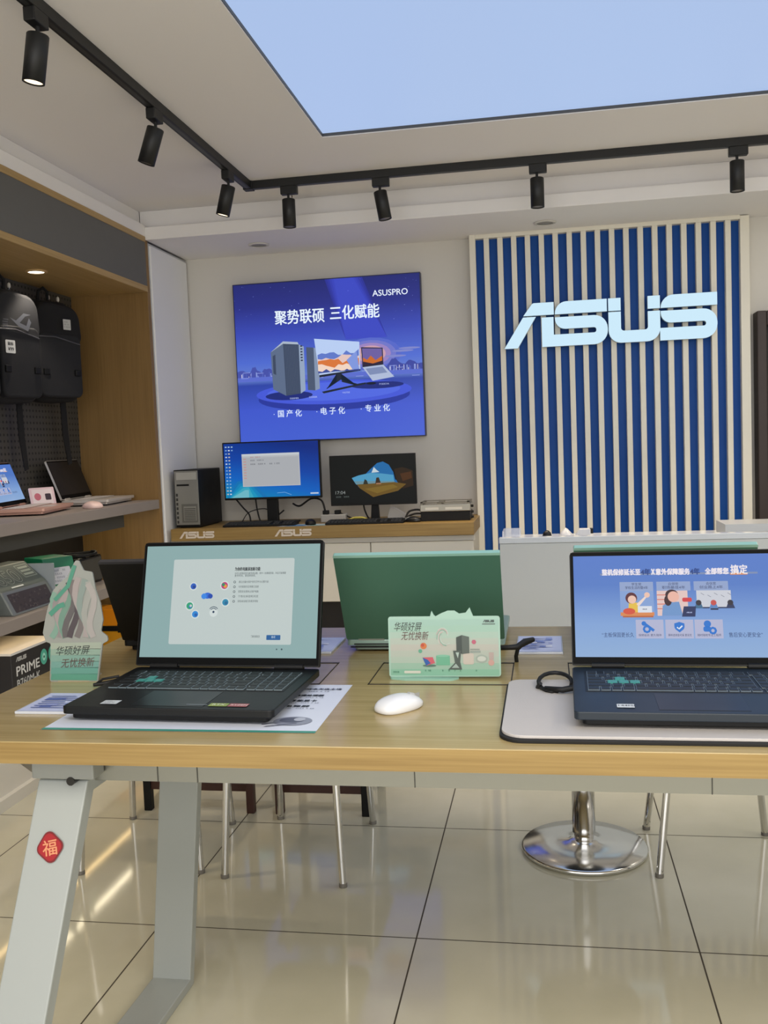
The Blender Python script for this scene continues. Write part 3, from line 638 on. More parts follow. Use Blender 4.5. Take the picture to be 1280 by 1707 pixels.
def paint_promo(g, u0, v0, u1, v1, small=False):
    w, h = u1-u0, v1-v0; X = lambda a: u0+a*w; Y = lambda b: v1-b*h
    bgm = _mc.get('promo_bg') or gradient_emit('promo_bg', [(0, '#8faed4'), (.35, '#7fa2d6'), (.7, '#5079c4'), (1, '#4a74c6')], .95)
    _mc['promo_bg'] = bgm
    g.rect(u0, v0, u1, v1, bgm, 1)
    g.poly([(X(.93), v0), (X(.945), v0), (X(1), Y(.55)), (X(1), Y(.62))], '#9ab4dc', 1.5)
    g.rect(X(.125), Y(.197), X(.845), Y(.178), '#7d8fb6', 2)
    for tx, a, ww, c in (('整机保修延长至', .135, .178, '#f0e9f2'), ('4年', .317, .042, '#1d3f86'), ('×', .365, .014, '#e8e4f0'), ('意外保障服务', .385, .155, '#f0e9f2'), ('4年', .543, .042, '#1d3f86'), ('全部帮您', .61, .105, '#f0e9f2')):
        g.text(tx, X(a), Y(.198), .0138, c, 4, width=ww*w, bold=.035)
    g.rect(X(.722), Y(.205), X(.80), Y(.188), '#e0935f', 2.5); g.text('搞定', X(.725), Y(.198), .0200, '#f6eef2', 4, width=.075*w, bold=.02)
    cx_ = (.215, .385, .555)
    for k, a in enumerate(cx_):
        g.rect(X(a), Y(.355), X(a+.155), Y(.265), '#93a6cf', 2, .001)
        g.text(('学生党', '白领党', '合伙党')[k], X(a+.078), Y(.303), .0065, '#26325c', 4, al='c', width=.045*w)
        g.text(('学校生活的整4年', '职场最佳4年', '创业路上4年')[k], X(a+.078), Y(.338), .0068, '#26325c', 4, al='c', width=.105*w)
    # left card: pupil with raised arm at a desk
    a = cx_[0]; g.rect(X(a), Y(.60), X(a+.155), Y(.355), '#86a4d8', 2)
    g.disc(X(a+.052), Y(.425), .0125, '#5a2430', 3); g.disc(X(a+.055), Y(.44), .009, '#f0c6b4', 3.4)
    g.poly([(X(a+.035), Y(.565)), (X(a+.04), Y(.47)), (X(a+.08), Y(.47)), (X(a+.085), Y(.565))], '#e9c24a', 3); g.poly([(X(a+.075), Y(.485)), (X(a+.12), Y(.40)), (X(a+.126), Y(.41)), (X(a+.085), Y(.51))], '#f2dcd2', 3.2); g.disc(X(a+.125), Y(.395), .006, '#f0c6b4', 3.3)
    g.rect(X(a+.0), Y(.60), X(a+.155), Y(.565), '#dd8a52', 3.5); g.rect(X(a+.01), Y(.615), X(a+.15), Y(.60), '#b8623a', 3.5); g.rect(X(a+.08), Y(.568), X(a+.145), Y(.505), '#dfe4ee', 3.8); g.disc(X(a+.04), Y(.555), .013, '#d8523a', 3.9, b=.007); g.logo(X(a+.10), Y(.54), .010, '#37415c', 4.2)
    # middle card: person at a laptop with speech bubble
    a = cx_[1]; g.rect(X(a), Y(.60), X(a+.14), Y(.355), '#e6c8c4', 2)
    for k in range(4): g.rect(X(a), Y(.40+.045*k), X(a+.05), Y(.392+.045*k), '#d8705e', 2.4)
    g.poly([(X(a+.02), Y(.60)), (X(a+.025), Y(.50)), (X(a+.055), Y(.465)), (X(a+.10), Y(.465)), (X(a+.115), Y(.60))], '#6f97cc', 3); g.disc(X(a+.075), Y(.415), .012, '#efb9a8', 3.3); g.disc(X(a+.068), Y(.395), .0135, '#3a1c26', 3.2, b=.0115); g.disc(X(a+.05), Y(.45), .008, '#3a1c26', 3.1, b=.012)
    g.rect(X(a+.115), Y(.465), X(a+.158), Y(.425), '#d63a44', 3.5, .003); g.poly([(X(a+.11), Y(.61)), (X(a+.12), Y(.51)), (X(a+.175), Y(.51)), (X(a+.17), Y(.61))], '#1d2c5c', 3.8); g.logo(X(a+.13), Y(.575), .012, '#aab8e0', 4.2)
    # right card: meeting
    a = cx_[2]; g.rect(X(a+.01), Y(.52), X(a+.165), Y(.355), '#cfd2dc', 2); g.rect(X(a+.0), Y(.53), X(a+.165), Y(.517), '#26345c', 3)
    for dx, c, hc in ((.018, '#3d6a8e', '#2a2838'), (.085, '#5a86c0', '#c8504a'), (.16, '#26345c', '#2a2838')):
        g.disc(X(a+dx), Y(.475), .006, hc, 3.4); g.poly([(X(a+dx-.02), Y(.53)), (X(a+dx-.012), Y(.485)), (X(a+dx+.012), Y(.485)), (X(a+dx+.02), Y(.53))], c, 3.2)
    g.rect(X(a+.07), Y(.545), X(a+.105), Y(.53), '#1a2440', 3.4)
    for k in range(5): g.stroke([(X(a+.03+.03*k), Y(.38+.02*(k % 2))), (X(a+.045+.03*k), Y(.40+.02*(k % 2)))], .001, '#7a7f90', 2.5)
    for k, a in enumerate((.283, .418, .55)):
        g.rect(X(a), Y(.82), X(a+.126), Y(.638), '#b4b8d6', 2); g.text(('保修延长 更久陪伴', '屏碎进液皆可保 更无忧', '随时随地专业工程师')[k], X(a+.063), Y(.80), .0055, '#26325c', 4, al='c', width=.105*w)
    c = '#1f74d0'
    g.stroke([(X(.325), Y(.68)), (X(.365), Y(.745))], .006, c, 3); g.disc(X(.32), Y(.675), .005, c, 3.2); g.disc(X(.333), Y(.73), .009, c, 3.2, n=8); g.disc(X(.333), Y(.73), .004, '#b4b8d6', 3.6)
    g.poly(fillet([(X(.458), Y(.675)), (X(.481), Y(.66)), (X(.504), Y(.675)), (X(.504), Y(.725), .01), (X(.481), Y(.762)), (X(.458), Y(.725), .01)]), c, 3); g.stroke([(X(.470), Y(.712)), (X(.479), Y(.728)), (X(.494), Y(.698))], .003, '#e8eef8', 3.6)
    g.disc(X(.607), Y(.68), .0075, c, 3); g.rect(X(.588), Y(.755), X(.622), Y(.705), c, 3, .004); g.disc(X(.63), Y(.745), .0085, c, 3.4, n=8); g.disc(X(.63), Y(.745), .0035, '#b4b8d6', 3.8)
    g.text('“主板保固更长久', X(.125), Y(.808), .0105, '#2c3e6e', 4, width=.148*w); g.text('售后安心更安全”', X(.70), Y(.808), .0105, '#2c3e6e', 4, width=.148*w)

# ------------------------------------------------------------------ main display table
TZ = .90
tb = thing('display_table', 'long oak display table with white metal legs in the foreground', 'table', (-1.285, 1.665, 0))
tx, ty = 1.285, -1.665
TX1 = 2.05
tp_ = MB().prism(fillet([(0, 0, .03), (TX1+1.285, 0, .03), (TX1+1.285, 1.125, .03), (0, 1.125, .03)]), TZ-.0445, TZ, 'z', M_top)
tto = tp_.build('tabletop', None, tb, bevel=.0015)
eb = MB().prism(fillet([(-.0012, -.0012, .03), (TX1+1.2862, -.0012, .03), (TX1+1.2862, 1.1262, .03), (-.0012, 1.1262, .03)]), TZ-.0435, TZ-.002, 'z', M_edge)
eb.build('edge_band', None, tb)
slot = mat('flap_slot', '#2a2118', .6)
for x0, x1 in ((-.955, -.535), (-.421, -.092), (.037, .45), (.58, 1.0)):
    y0, y1 = 2.112, 2.330; fb = MB(); e = .0035
    fb.box(x0+tx, x1+tx, y0+ty, y0+ty+.006, TZ-.001, TZ+.0008).box(x0+tx, x1+tx, y1+ty-.009, y1+ty, TZ-.001, TZ+.0008)
    fb.box(x0+tx, x0+tx+.0025, y0+ty, y1+ty, TZ-.001, TZ+.0008).box(x1+tx-.0025, x1+tx, y0+ty, y1+ty, TZ-.001, TZ+.0008)
    fb.build('cable_flap', slot, tb)
ap = MB(); z0, z1 = .782, TZ-.0445
path = [(-1.19, 2.45), (-1.19, 1.90), (-1.06, 1.785), (1.85, 1.785), (1.97, 1.90), (1.97, 2.55), (1.85, 2.67), (-1.06, 2.67), (-1.19, 2.56)]
for (a, b) in zip(path, path[1:]+path[:1]):
    d = Vector((b[0]-a[0], b[1]-a[1])); n_ = Vector((d.y, -d.x)).normalized()*.008
    ap.prism([(a[0]+tx, a[1]+ty), (b[0]+tx, b[1]+ty), (b[0]+tx-n_.x, b[1]+ty-n_.y), (a[0]+tx-n_.x, a[1]+ty-n_.y)], z0, z1, 'z')
ap.build('apron', M_steel, tb)
for x in (-.80, -.715, -.27, .285): B(x+tx-.001, x+tx+.001, 1.7835+ty, 1.786+ty, z0, z1).build('apron_seam', mat('seam', '#4b4a44', .5), tb)
B(-1.05+tx, -.915+tx, 1.735+ty, 1.783+ty, .800, z1).build('leg_bracket', mat('bracket_grey', '#8d908c', .35), tb, bevel=.003)
MB().tube([(-.965+tx, 1.733+ty, .797), (-.965+tx, 1.765+ty, .797)], .009, 10).build('bolt', mat('bolt_black', '#14120f', .4), tb)
def leg_frame(X0, sgn, name_lbl=None):
    wd = .108; ln = .095
    def x_at(z): return X0-ln*(.79-z)*sgn
    def pt(y, z): return (x_at(z)+tx+.025*max(0, (y-1.755)/.61)*sgn, y+ty, z)
    lm = MB()
    def plate(p, q_, n):  # box-section strut from (y,z) to (y,z) of depth n in the loop plane
        d = Vector((q_[0]-p[0], q_[1]-p[1])).normalized(); nn = Vector((-d.y, d.x))*n
        c = [(p[0], p[1]), (q_[0], q_[1]), (q_[0]+nn.x, q_[1]+nn.y), (p[0]+nn.x, p[1]+nn.y)]
        vs = [pt(y, z) for y, z in c]; vs += [(v[0]+wd, v[1], v[2]) for v in vs]
        lm.add(vs, [(0, 3, 2, 1), (4, 5, 6, 7), (0, 1, 5, 4), (1, 2, 6, 5), (2, 3, 7, 6), (3, 0, 4, 7)])
    plate((1.755, .79), (1.475, .0), -.035) if False else None
    yF0, yF1, yR = 1.755, 1.475, 2.365
    plate((yF0, .792), (yF1, .0), .035)
    plate((yF1+.02, .0), (yR, .0), .028)
    plate((yR, .0), (yR-.0, .792), .030)
    plate((yR, .762), (yF0, .762), -.03)
    lm.build('leg', M_wmetal, tb, bevel=.003)
leg_frame(-1.047, 1)
leg_frame(1.69, -1)
g = Pic(T((-1.004+tx, 1.7115+ty, .668)) @ RX(-math.atan2(.28, .79)) @ FRONT @ T((0, 0, .004)) @ RZ(R(12)))
g.poly(fillet([(0, -.031, .012), (.029, 0, .012), (0, .034, .012), (-.029, 0, .012)]), '#98101a', 1); g.poly(fillet([(0, -.036, .014), (.033, 0, .014), (0, .039, .014), (-.033, 0, .014)]), '#6e1418', 0)
g.text('福', 0, -.015, .030, '#d08a62', 2, al='c', bold=.01)
g.build('fortune_sticker', None, tb, label='red diamond sticker with a pale character on the leg')

# things on the table -------------------------------------------------------
pp = Pic(T((0, 0, .0006)) @ TOPM)
a_ = lambda u, v: (u, v)
pp.rect(0, 0, .572, .365, '#d6dbe8', 0); pp.rect(0, 0, .572, .012, '#3f8f7c', 1)
pp.text('游戏本天选主场', .46, .315, .015, '#343a48', 2, width=.095, bold=.02); pp.scrib(.45, .300, .55, 1, .01, .006, '#6a7080')
for k, tx_ in enumerate(('高速处理器', '性能显卡', '电竞屏')):
    pp.text(tx_, .462, .262-.043*k, .014, '#2a303c', 2, width=.065-.006*k, bold=.03); pp.scrib(.462, .250-.043*k, .55, 1, .01, .005, '#7a8090')
pp.disc(.508, .075, .040, '#8f93a2', 2, b=.030); pp.disc(.505, .08, .026, '#5b5f70', 2.4, b=.018); pp.stroke([(.45, .05), (.50, .075), (.46, .035), (.52, .06)], .007, '#6d7080', 2.6)
pp.disc(.52, .085, .012, '#b4b8c4', 3)
o = pp.build('flyer', None, None, (-1.027, 1.742, TZ)); tag(o, 'white printed flyer with mint edge lying under the left black laptop', 'paper')

LB_LOC = (-.778, 1.785, TZ)
lt, base = laptop('laptop', 'open black laptop with pale setup screen on the left of the table', 'laptop', LB_LOC, R(-2.0), R(17), paint=paint_setup, keys=True, wasd=True, Wd=.462, LH=.303, D=.350, rim='#6e7c82', chin=.020)
st_ = Pic(T((0, 0, .0352)) @ TOPM); st_.rect(-.155, .022, -.118, .050, '#c9ced0', 0, .002); st_.scrib(-.15, .040, -.122, 3, .008, .004, '#8a9094'); st_.build('sticker', None, lt)
st_ = Pic(T((0, 0, .0352)) @ TOPM); st_.rect(.085, .020, .125, .042, '#8a9a4a', 0); st_.rect(.127, .020, .168, .042, '#a05a5c', 0); st_.text('RTX', .092, .026, .010, '#e8ecd8', 1); st_.text('RYZEN', .132, .026, .008, '#f0e0dc', 1); st_.rect(.035, .028, .08, .031, '#8c9298', 0); st_.build('spec_sticker', None, lt)
dmat = MB().prism(fillet([(0, 0, .045), (.78, 0, .045), (.78, .425, .03), (0, .425, .03)]), 0, .006, 'z', mat('mat_black_underside', '#0f0e0e', .7)).prism(fillet([(.004, .010, .045), (.776, .010, .045), (.776, .421, .03), (.004, .421, .03)]), .006, .0115, 'z', mat('mat_leather_top', '#bfbab6', .5, bump=.2, bscale=500))
tag(dmat.build('desk_mat', None, None, (-.101, 1.70, TZ), bevel=.001), 'large pale leather desk mat with black underside beneath the right laptop', 'desk mat')
rt, _ = laptop('laptop', 'open dark blue-grey laptop showing a blue warranty advert on the desk mat', 'laptop', (.276, 1.745, TZ+.0117), R(-1.0), R(17), paint=paint_promo, keys=True, wasd=True, deck=M_navy, LH=.252, Wd=.478, D=.350, rim='#5d6a76', chin=.018)
st_ = Pic(T((0, 0, .0352)) @ TOPM); st_.rect(-.160, .028, -.128, .052, '#c9ced0', 0, .002); st_.text('144Hz', -.157, .036, .009, '#303438', 1); st_.build('sticker', None, rt)
gv = mat('silver_green_base', '#8fa39b', .4, .3)
def green_vents(t, D=.33):
    v = MB(); v.box(-.20, .20, D-.0, D+.0015, .013, .0165).box(-.19, .19, D, D+.0015, .021, .024); v.build('rear_vent', M_black, t)
gl, _ = laptop('laptop', 'green laptop seen from behind, right of the black laptop, behind the promotional sign', 'laptop', (-.330, 2.795, TZ), R(180), R(27), Wd=.420, D=.345, LH=.268, lid=M_green, lip=M_greenlip, deck=mat('pale_green_deck', '#8ea89e', .35, .3), vents=gv, lh_mat=M_silver, bez=.012); green_vents(gl, .345)
g2, _ = laptop('laptop', 'green laptop whose mint top edge rises behind the blue advert laptop', 'laptop', (.270, 2.795, TZ), R(180), R(27), Wd=.424, D=.345, LH=.277, lid=M_green, lip=M_greenlip, deck=_mc['pale_green_deck'], vents=gv, lh_mat=M_silver, bez=.012); green_vents(g2, .345)
bl, _ = laptop('laptop', 'black laptop seen from behind in the shadow left of the open setup-screen laptop', 'laptop', (-.963, 2.795, TZ), R(180), R(27), Wd=.430, D=.345, LH=.262, lid=M_black, lip=mat('charcoal_edge', '#2a2b30', .4), deck=M_dark)

# white mouse
def mouse(name, label, loc, rz, m1, Ls=.125, Wm=.074, H=.040, group=None):
    t = thing(name, label, 'mouse', loc, rz, group); mb = MB(); n, ring = 9, 28; vs = []
    prof = [(0, .90), (.10, .99), (.3, 1.0), (.5, .96), (.68, .86), (.82, .70), (.92, .50), (.98, .28), (1, .02)]
    for zt_, s in prof:
        for k in range(ring):
            a = 2*math.pi*k/ring; x = math.cos(a); y = math.sin(a); e = .8
            X = math.copysign(abs(x)**e, x)*Wm/2*s*(1-.10*y); Yv = math.copysign(abs(y)**e, y)*Ls/2*s
            z = zt_*H*(1-.35*((y-.25*-1)*s*.5)**2*2) if zt_ > .3 else zt_*H
            vs.append((X, Yv, max(z, 0)))
    mb.add(vs, [[i*ring+k, i*ring+(k+1) % ring, (i+1)*ring+(k+1) % ring, (i+1)*ring+k] for i in range(n-1) for k in range(ring)]+[list(range(ring))[::-1], list(range((n-1)*ring, n*ring))], None, True)
    mb.build('shell', m1, t)
    MB().tube([(0, Ls*.22, H*.80), (0, Ls*.34, H*.66)], .006, 10).build('scroll_wheel', mat('wheel_grey', '#b0b0ae', .5), t)
    B(-.0008, .0008, Ls*.10, Ls*.49, H*.4, H*.78).build('button_seam', mat('seam_grey', '#9c9c98', .5), t)
    return t
mouse('computer_mouse', 'white wireless mouse on the oak tabletop in front of the sign', (-.316, 1.915, TZ), R(-42), mat('gloss_white_plastic', '#dfe0e2', .25), .112, .068, .032)

# promotional sign
def wave(u0, u1, v, n, amp, s0=0): return [(u0+(u1-u0)*k/n, v+amp*math.sin(s0+k*1.7)) for k in range(n+1)]
ps = thing('promotional_sign', 'mint promotional board reading 华硕好屏 无忧换新 standing before the green laptop', 'sign', (-.379, 2.168, TZ))
W_, H_ = .262, .146
out = [(0, .004), (W_*.999, .006), (W_, H_), (W_*.765, H_), (W_*.735, H_+.020), (W_*.70, H_+.008), (W_*.64, H_+.006), (W_*.60, H_+.013), (W_*.54, H_+.013), (W_*.48, H_+.007), (W_*.43, H_), (W_*.415, H_+.003), (W_*.395, H_+.013), (W_*.38, H_), (0, H_)]
LM = RX(R(-5))
M_mint = mat('mint_card', '#92b5a4', .3, coat=.3); M_mint2 = mat('mint_card_edge', '#8fb9a6', .35)
MB().prism(fillet([(p[0], p[1], .006 if i in (0, 1, 2, len(out)-1) else 0) for i, p in enumerate(out)], 3), 0, .006, 'y', M_mint, M=LM).build('board', None, ps)
g = Pic(LM @ T((0, -.0003, 0)) @ FRONT); g.tone = .86
for k, c in enumerate(('#8cc4a8', '#a0c6b0', '#b5c9b8', '#bcc6b8', '#c3c4b8', '#bccabc', '#b2cebe', '#a9cfbd', '#a9d0c0')): g.rect(.004, .008+k*.0145, W_-.004, .008+(k+1)*.0145, c, .2)
g.text('华硕好屏', .014, .112, .021, '#3f4a44', 2, width=.066, shear=.25); g.text('无忧换新', .030, .091, .020, '#6a4a44', 2, width=.066, shear=.25)
g.disc(.083, .077, .0075, '#d87a3a', 2); g.disc(.081, .079, .004, '#c84f35', 2.3); g.disc(.075, .065, .0045, '#5fae90', 2)
g.poly([(.080, .050), (.104, .051), (.109, .037), (.088, .031)], '#d85c6c', 2); g.poly([(.080, .050), (.092, .045), (.099, .037), (.088, .031)], '#1d5cb0', 2.4); g.disc(.096, .031, .016, '#567a6c', 1.8, b=.003)
g.rect(.112, .032, .144, .054, '#6fbb98', 1.6); g.disc(.128, .054, .016, '#86c9aa', 1.8, b=.0025)
g.poly([(.160, .097), (.173, .102), (.190, .098), (.190, .060), (.173, .058), (.160, .064)], '#3a4642', 2.4); g.poly([(.173, .102), (.190, .098), (.190, .060), (.173, .058)], '#59655e', 2.6)
g.poly([(.152, .066), (.171, .066), (.168, .04), (.172, .022), (.140, .022), (.156, .038)], '#4b5852', 2.8); g.poly([(.158, .062), (.163, .048), (.166, .062)], '#b8ccc4', 3.2); g.poly([(.148, .026), (.158, .036), (.166, .026)], '#a8bcb4', 3.2)
g.disc(.201, .086, .0055, '#c8627c', 2, n=6); g.rect(.192, .068, .214, .070, '#8a988e', 2); g.rect(.192, .061, .216, .066, '#9aa8a0', 2)
g.rect(.175, .034, .200, .060, '#d2c8bc', 1.7, .004); g.disc(.218, .047, .014, '#a9b8ac', 1.9, b=.010); g.disc(.218, .047, .010, '#cfd6cc', 2.1, b=.006); g.rect(.235, .045, .246, .062, '#bfaea6', 1.8); g.disc(.240, .038, .007, '#d4a89c', 1.9)
# loose pale swirls in place of the printed figure
for k in range(7):
    a0 = k*.5; g.stroke([(.132+.02*math.cos(a0+j*.5)*(.4+j*.1), .100+.026*math.sin(a0+j*.5)*(.4+j*.1)) for j in range(6)], .0022, ('#c9d6cc', '#d0b8b4', '#8fb8a4')[k % 3], 2)
g.logo(.223, .1315, .026, '#3d4a46', 2); g.rect(.221, .1265, .251, .1285, '#5b6963', 2)
g.scrib(.010, .0145, .035, 1, .01, .004, '#4b8f72'); g.rect(.036, .013, .075, .019, '#e0e0d0', 2, .002); g.scrib(.085, .018, .24, 1, .01, .004, '#4b8f72', dens=.4)
g.build('print', None, ps)
MB().prism(fillet([(.0, -.006, .01), (.04, -.018, .01), (.15, -.020, .02), (.165, 0, .01), (.15, .06, .01), (.02, .06, .01)]), 0, .004, 'z', M_mint2).build('foot', None, ps)

# standee with blank pale figure-free crown
sd = thing('cardboard_standee', 'mint cardboard standee with tall pointed top left of the setup-screen laptop', 'standee', (-1.160, 2.13, TZ), R(3))
o_ = [(-.062, 0), (.062, -.004), (.076, .092), (.090, .098), (.088, .110), (.072, .122), (.078, .150), (.072, .190), (.060, .225), (.052, .268), (.030, .272), (.018, .296), (.010, .298), (.0, .282), (-.012, .258), (-.035, .240), (-.052, .222), (-.050, .205), (-.062, .190), (-.070, .160), (-.078, .120), (-.070, .098), (-.058, .094)]
LM = RX(R(-6))
MB().prism(fillet([(p[0], p[1], .006) for p in o_], 3), 0, .005, 'y', mat('standee_card', '#8d9089', .4), M=LM).build('board', None, sd)
g = Pic(LM @ T((0, -.0003, 0)) @ FRONT); g.tone = .80
for k, c in enumerate(('#66b49a', '#74b8a8', '#84bcb0', '#93c0b0', '#a6c4b0', '#bcc8b4')):
    v0 = .004+k*.0152; xa = -.060+.0*k; g.poly([(-.059, v0), (.060+.0022*k, v0-.002), (.062+.0022*k, v0+.0152), (-.057, v0+.0152)], c, .4)
for k, tx_ in enumerate(('华硕好屏', '无忧换新')): g.text(tx_, -.044+.012*k, .064-.030*k, .022, ('#3f4a44', '#6d4e48')[k], 2, width=.088, shear=.25, rot=R(2))
cols = ['#8fb8a4', '#a39c9a', '#b8aaa8', '#7fa894', '#6d6868', '#574c50', '#857c7a', '#bdb2ae', '#9cada4', '#b6b8b0', '#c2bcb6']
for k in range(11):   # abstract flowing ribbons
    x0_ = -.055+.0115*k; g.stroke([(x0_*(1-.35*j/7)+.012*math.sin(j*.8+k), .108+.021*j*(1-.035*abs(k-7))) for j in range(8)], .0150, cols[k], 1+.08*k)
g.stroke([(-.045, .200), (-.01, .235), (.008, .285)], .010, '#58a88c', 2.5); g.stroke([(-.058, .165), (-.035, .185), (-.02, .19)], .012, '#58a88c', 2.5)
g.build('print', None, sd)
MB().prism([(-.04, 0), (.04, 0), (.04, .075), (-.04, .075)], 0, .003, 'z', mat('standee_foot', '#a39a86', .6)).build('foot', None, sd)
tag(MB().tube([(-1.080, 2.075, TZ+.006), (-1.04, 2.085, TZ+.010), (-1.00, 2.11, TZ+.014), (-.985, 2.16, TZ+.012)], [.004, .006, .007, .006], 8).tube([(-1.075, 2.085, TZ+.008), (-1.055, 2.075, TZ+.020), (-1.02, 2.09, TZ+.024)], .003).build('charging_cable', M_rubber), 'black charging cable end beside the foot of the cardboard standee', 'cable')

# acrylic leaflet holders
def leaflet(label, loc, pts, rz=0, seed=1):
    t = thing('leaflet_holder', label, 'leaflet holder', loc, rz, 'flat acrylic leaflet holders')
    MB().prism(pts, 0, .006, 'z', mat('clear_acrylic', '#cfd3dc', .08, spec=.7)).build('acrylic_sleeve', None, t, bevel=.001)
    g = Pic(T((0, 0, .0063)) @ TOPM); cx = sum(p[0] for p in pts)/4; cy = sum(p[1] for p in pts)/4
    sc = lambda p, k: (cx+(p[0]-cx)*k, cy+(p[1]-cy)*k)
    g.poly([sc(p, .94) for p in pts], '#c3cae6', 0); r_ = random.Random(seed)
    A, B_, C_, D_ = pts
    def bil(a, b): return ((A[0]*(1-a)+B_[0]*a)*(1-b)+(D_[0]*(1-a)+C_[0]*a)*b, (A[1]*(1-a)+B_[1]*a)*(1-b)+(D_[1]*(1-a)+C_[1]*a)*b)
    for k in range(16):
        a, b = r_.uniform(.08, .75), r_.uniform(.1, .8); da, db = r_.uniform(.08, .2), r_.uniform(.04, .14)
        g.poly([bil(a, b), bil(a+da, b), bil(a+da, b+db), bil(a, b+db)], r_.choice(['#7e92cf', '#95a4d8', '#a7b0dc', '#e2e4f0', '#6f80c0']), 1+.1*k)
    for k in range(7): g.poly([bil(.12, .16+.1*k), bil(.12+r_.uniform(.3, .7), .16+.1*k), bil(.12+.3, .19+.1*k), bil(.12, .19+.1*k)], '#5c6ca8', 3)
    g.build('printed_leaflet', None, t); return t
leaflet('clear acrylic holder with blue leaflet beside the left laptop, nearest the table corner', (-1.150, 1.850, TZ), [(0, 0), (.19, .0), (.19, .152), (0, .152)], 0, 2)
leaflet('small blue leaflet holder between the left laptop screen and the green laptop', (-.705, 2.430, TZ), [(0, 0), (.125, 0), (.125, .185), (0, .185)], 0, 4)
leaflet('blue leaflet in clear holder beneath the black cable right of the sign', (-.092, 2.420, TZ), [(0, 0), (.120, 0), (.120, .205), (0, .205)], 0, 6)
# cables
tag(MB().tube([(-.15, 2.33, TZ+.040), (-.12, 2.31, TZ+.042), (-.085, 2.31, TZ+.044), (-.065, 2.34, TZ+.050), (-.045, 2.36, TZ+.052)], [.005, .006, .007, .009, .006], 10).tube([(-.072, 2.33, TZ+.045), (-.083, 2.325, TZ+.035), (-.088, 2.335, TZ+.015), (-.087, 2.34, TZ)], .005, 8).build('power_cable', M_rubber), 'black power cable rising from the table flap right of the sign', 'cable')
lp = []
for k in range(15):
    a = -.3+k/14*5.2; lp.append((.005+.036*math.cos(a), 2.065+.060*math.sin(a), TZ+.020+.006*math.sin(a)))
tag(MB().tube(lp+[(-.015, 2.01, TZ+.021), (.02, 2.0, TZ+.020), (.048, 2.0, TZ+.026)], [.0045]*15+[.005, .0065, .0065], 10).tube([(-.033, 2.045, TZ+.013), (-.030, 2.035, TZ+.020), (-.026, 2.03, TZ+.026)], .0045).build('cable_loop', M_rubber), 'looped black charging cable plugged into the side of the right laptop', 'cable')

# ------------------------------------------------------------------ seating behind the table
def chrome_stool(label, legs, seat, hz=.54, splay=.03):
    cx = sum(p[0] for p in legs)/len(legs); cy = sum(p[1] for p in legs)/len(legs)
    t = thing('chrome_leg_stool', label, 'stool', (cx, cy, 0), 0, 'chrome-legged stools behind the table')
    for x, y in legs:
        dx, dy = x-cx, y-cy; L_ = math.hypot(dx, dy)
        MB().tube([(dx, dy, .004), (dx*(1-splay*4), dy*(1-splay*4), hz-.02)], .0125, 12).build('leg', M_chrome, t)
        MB().lathe([(.014, 0), (.014, .012), (.012, .014)], (dx, dy, 0), 12).build('foot_cap', mat('grey_cap', '#6c6860', .5), t)
    w_, d_ = seat; MB().prism(rrect(-w_, -d_, w_, d_, .06), hz-.02, hz+.03, 'z').build('seat', M_dark, t, bevel=.012)
chrome_stool('chrome-legged stool whose two front legs stand right of the inner white table leg', [(-1.119, 2.991), (-.70, 2.961), (-.695, 3.483), (-1.068, 3.503)], (.19, .17))
chrome_stool('chrome-legged stool mostly hidden behind the left white table legs', [(-1.638, 2.974), (-1.215, 3.019), (-1.245, 3.44), (-1.665, 3.459)], (.19, .17))
chrome_stool('chrome-legged stool at the right, beside the round pedestal base', [(.328, 3.12), (.76, 3.12), (.736, 3.486), (.325, 3.508)], (.17, .15), splay=.07)
def wood_chair(label, x0, x1, y0, y1):
    t = thing('wooden_chair', label, 'chair', (x0, y0, 0), 0, 'dark wooden stools behind the table'); w_, d_ = x1-x0, y1-y0
    cols_ = (M_black, M_darkwood)
    for i, (x, y) in enumerate(((0, 0), (w_, 0), (0, d_), (w_, d_))):
        mt = cols_[0] if (i in (0, 2)) == (x0 < -1.4) else cols_[1]  # black legs are the same wood with shade put into the colour
        B(x-.016, x+.016, y-.016, y+.016, 0, .50).build('leg', mt, t, bevel=.003)
    B(-.0, w_, -.008, .008, .088, .118).build('stretcher', M_darkwood, t); B(0, w_, d_-.008, d_+.008, .088, .118).build('stretcher', M_darkwood, t)
    B(-.03, w_+.03, -.03, d_+.03, .50, .53).build('seat', M_darkwood, t, bevel=.006)
wood_chair('dark wooden stool with reddish right legs and shade coloured into the black left ones, left under the table', -1.640, -1.205, 3.56, 3.90)
wood_chair('dark reddish wooden stool with shade coloured into its black right legs under the middle of the table', -1.085, -.735, 3.56, 3.90)
M_satin = mat('satin_chrome', '#dcdcda', .17, 1.0)
pd = thing('pedestal_stool', 'bar stool with round chrome pedestal base on the tiled floor', 'stool', (.094, 3.315, 0))
MB().lathe([(.200, 0), (.218, .004), (.219, .014), (.212, .020), (.12, .030), (.055, .036), (.050, .040), (.036, .044)], seg=64).build('base_plate', M_satin, pd)
MB().lathe([(.034, .040), (.034, .062), (.040, .066), (.040, .56)], seg=32).build('column', M_chrome, pd)
MB().lathe([(.001, .55), (.18, .55), (.185, .565), (.18, .60), (.001, .615)], seg=40).build('seat', M_dark, pd)

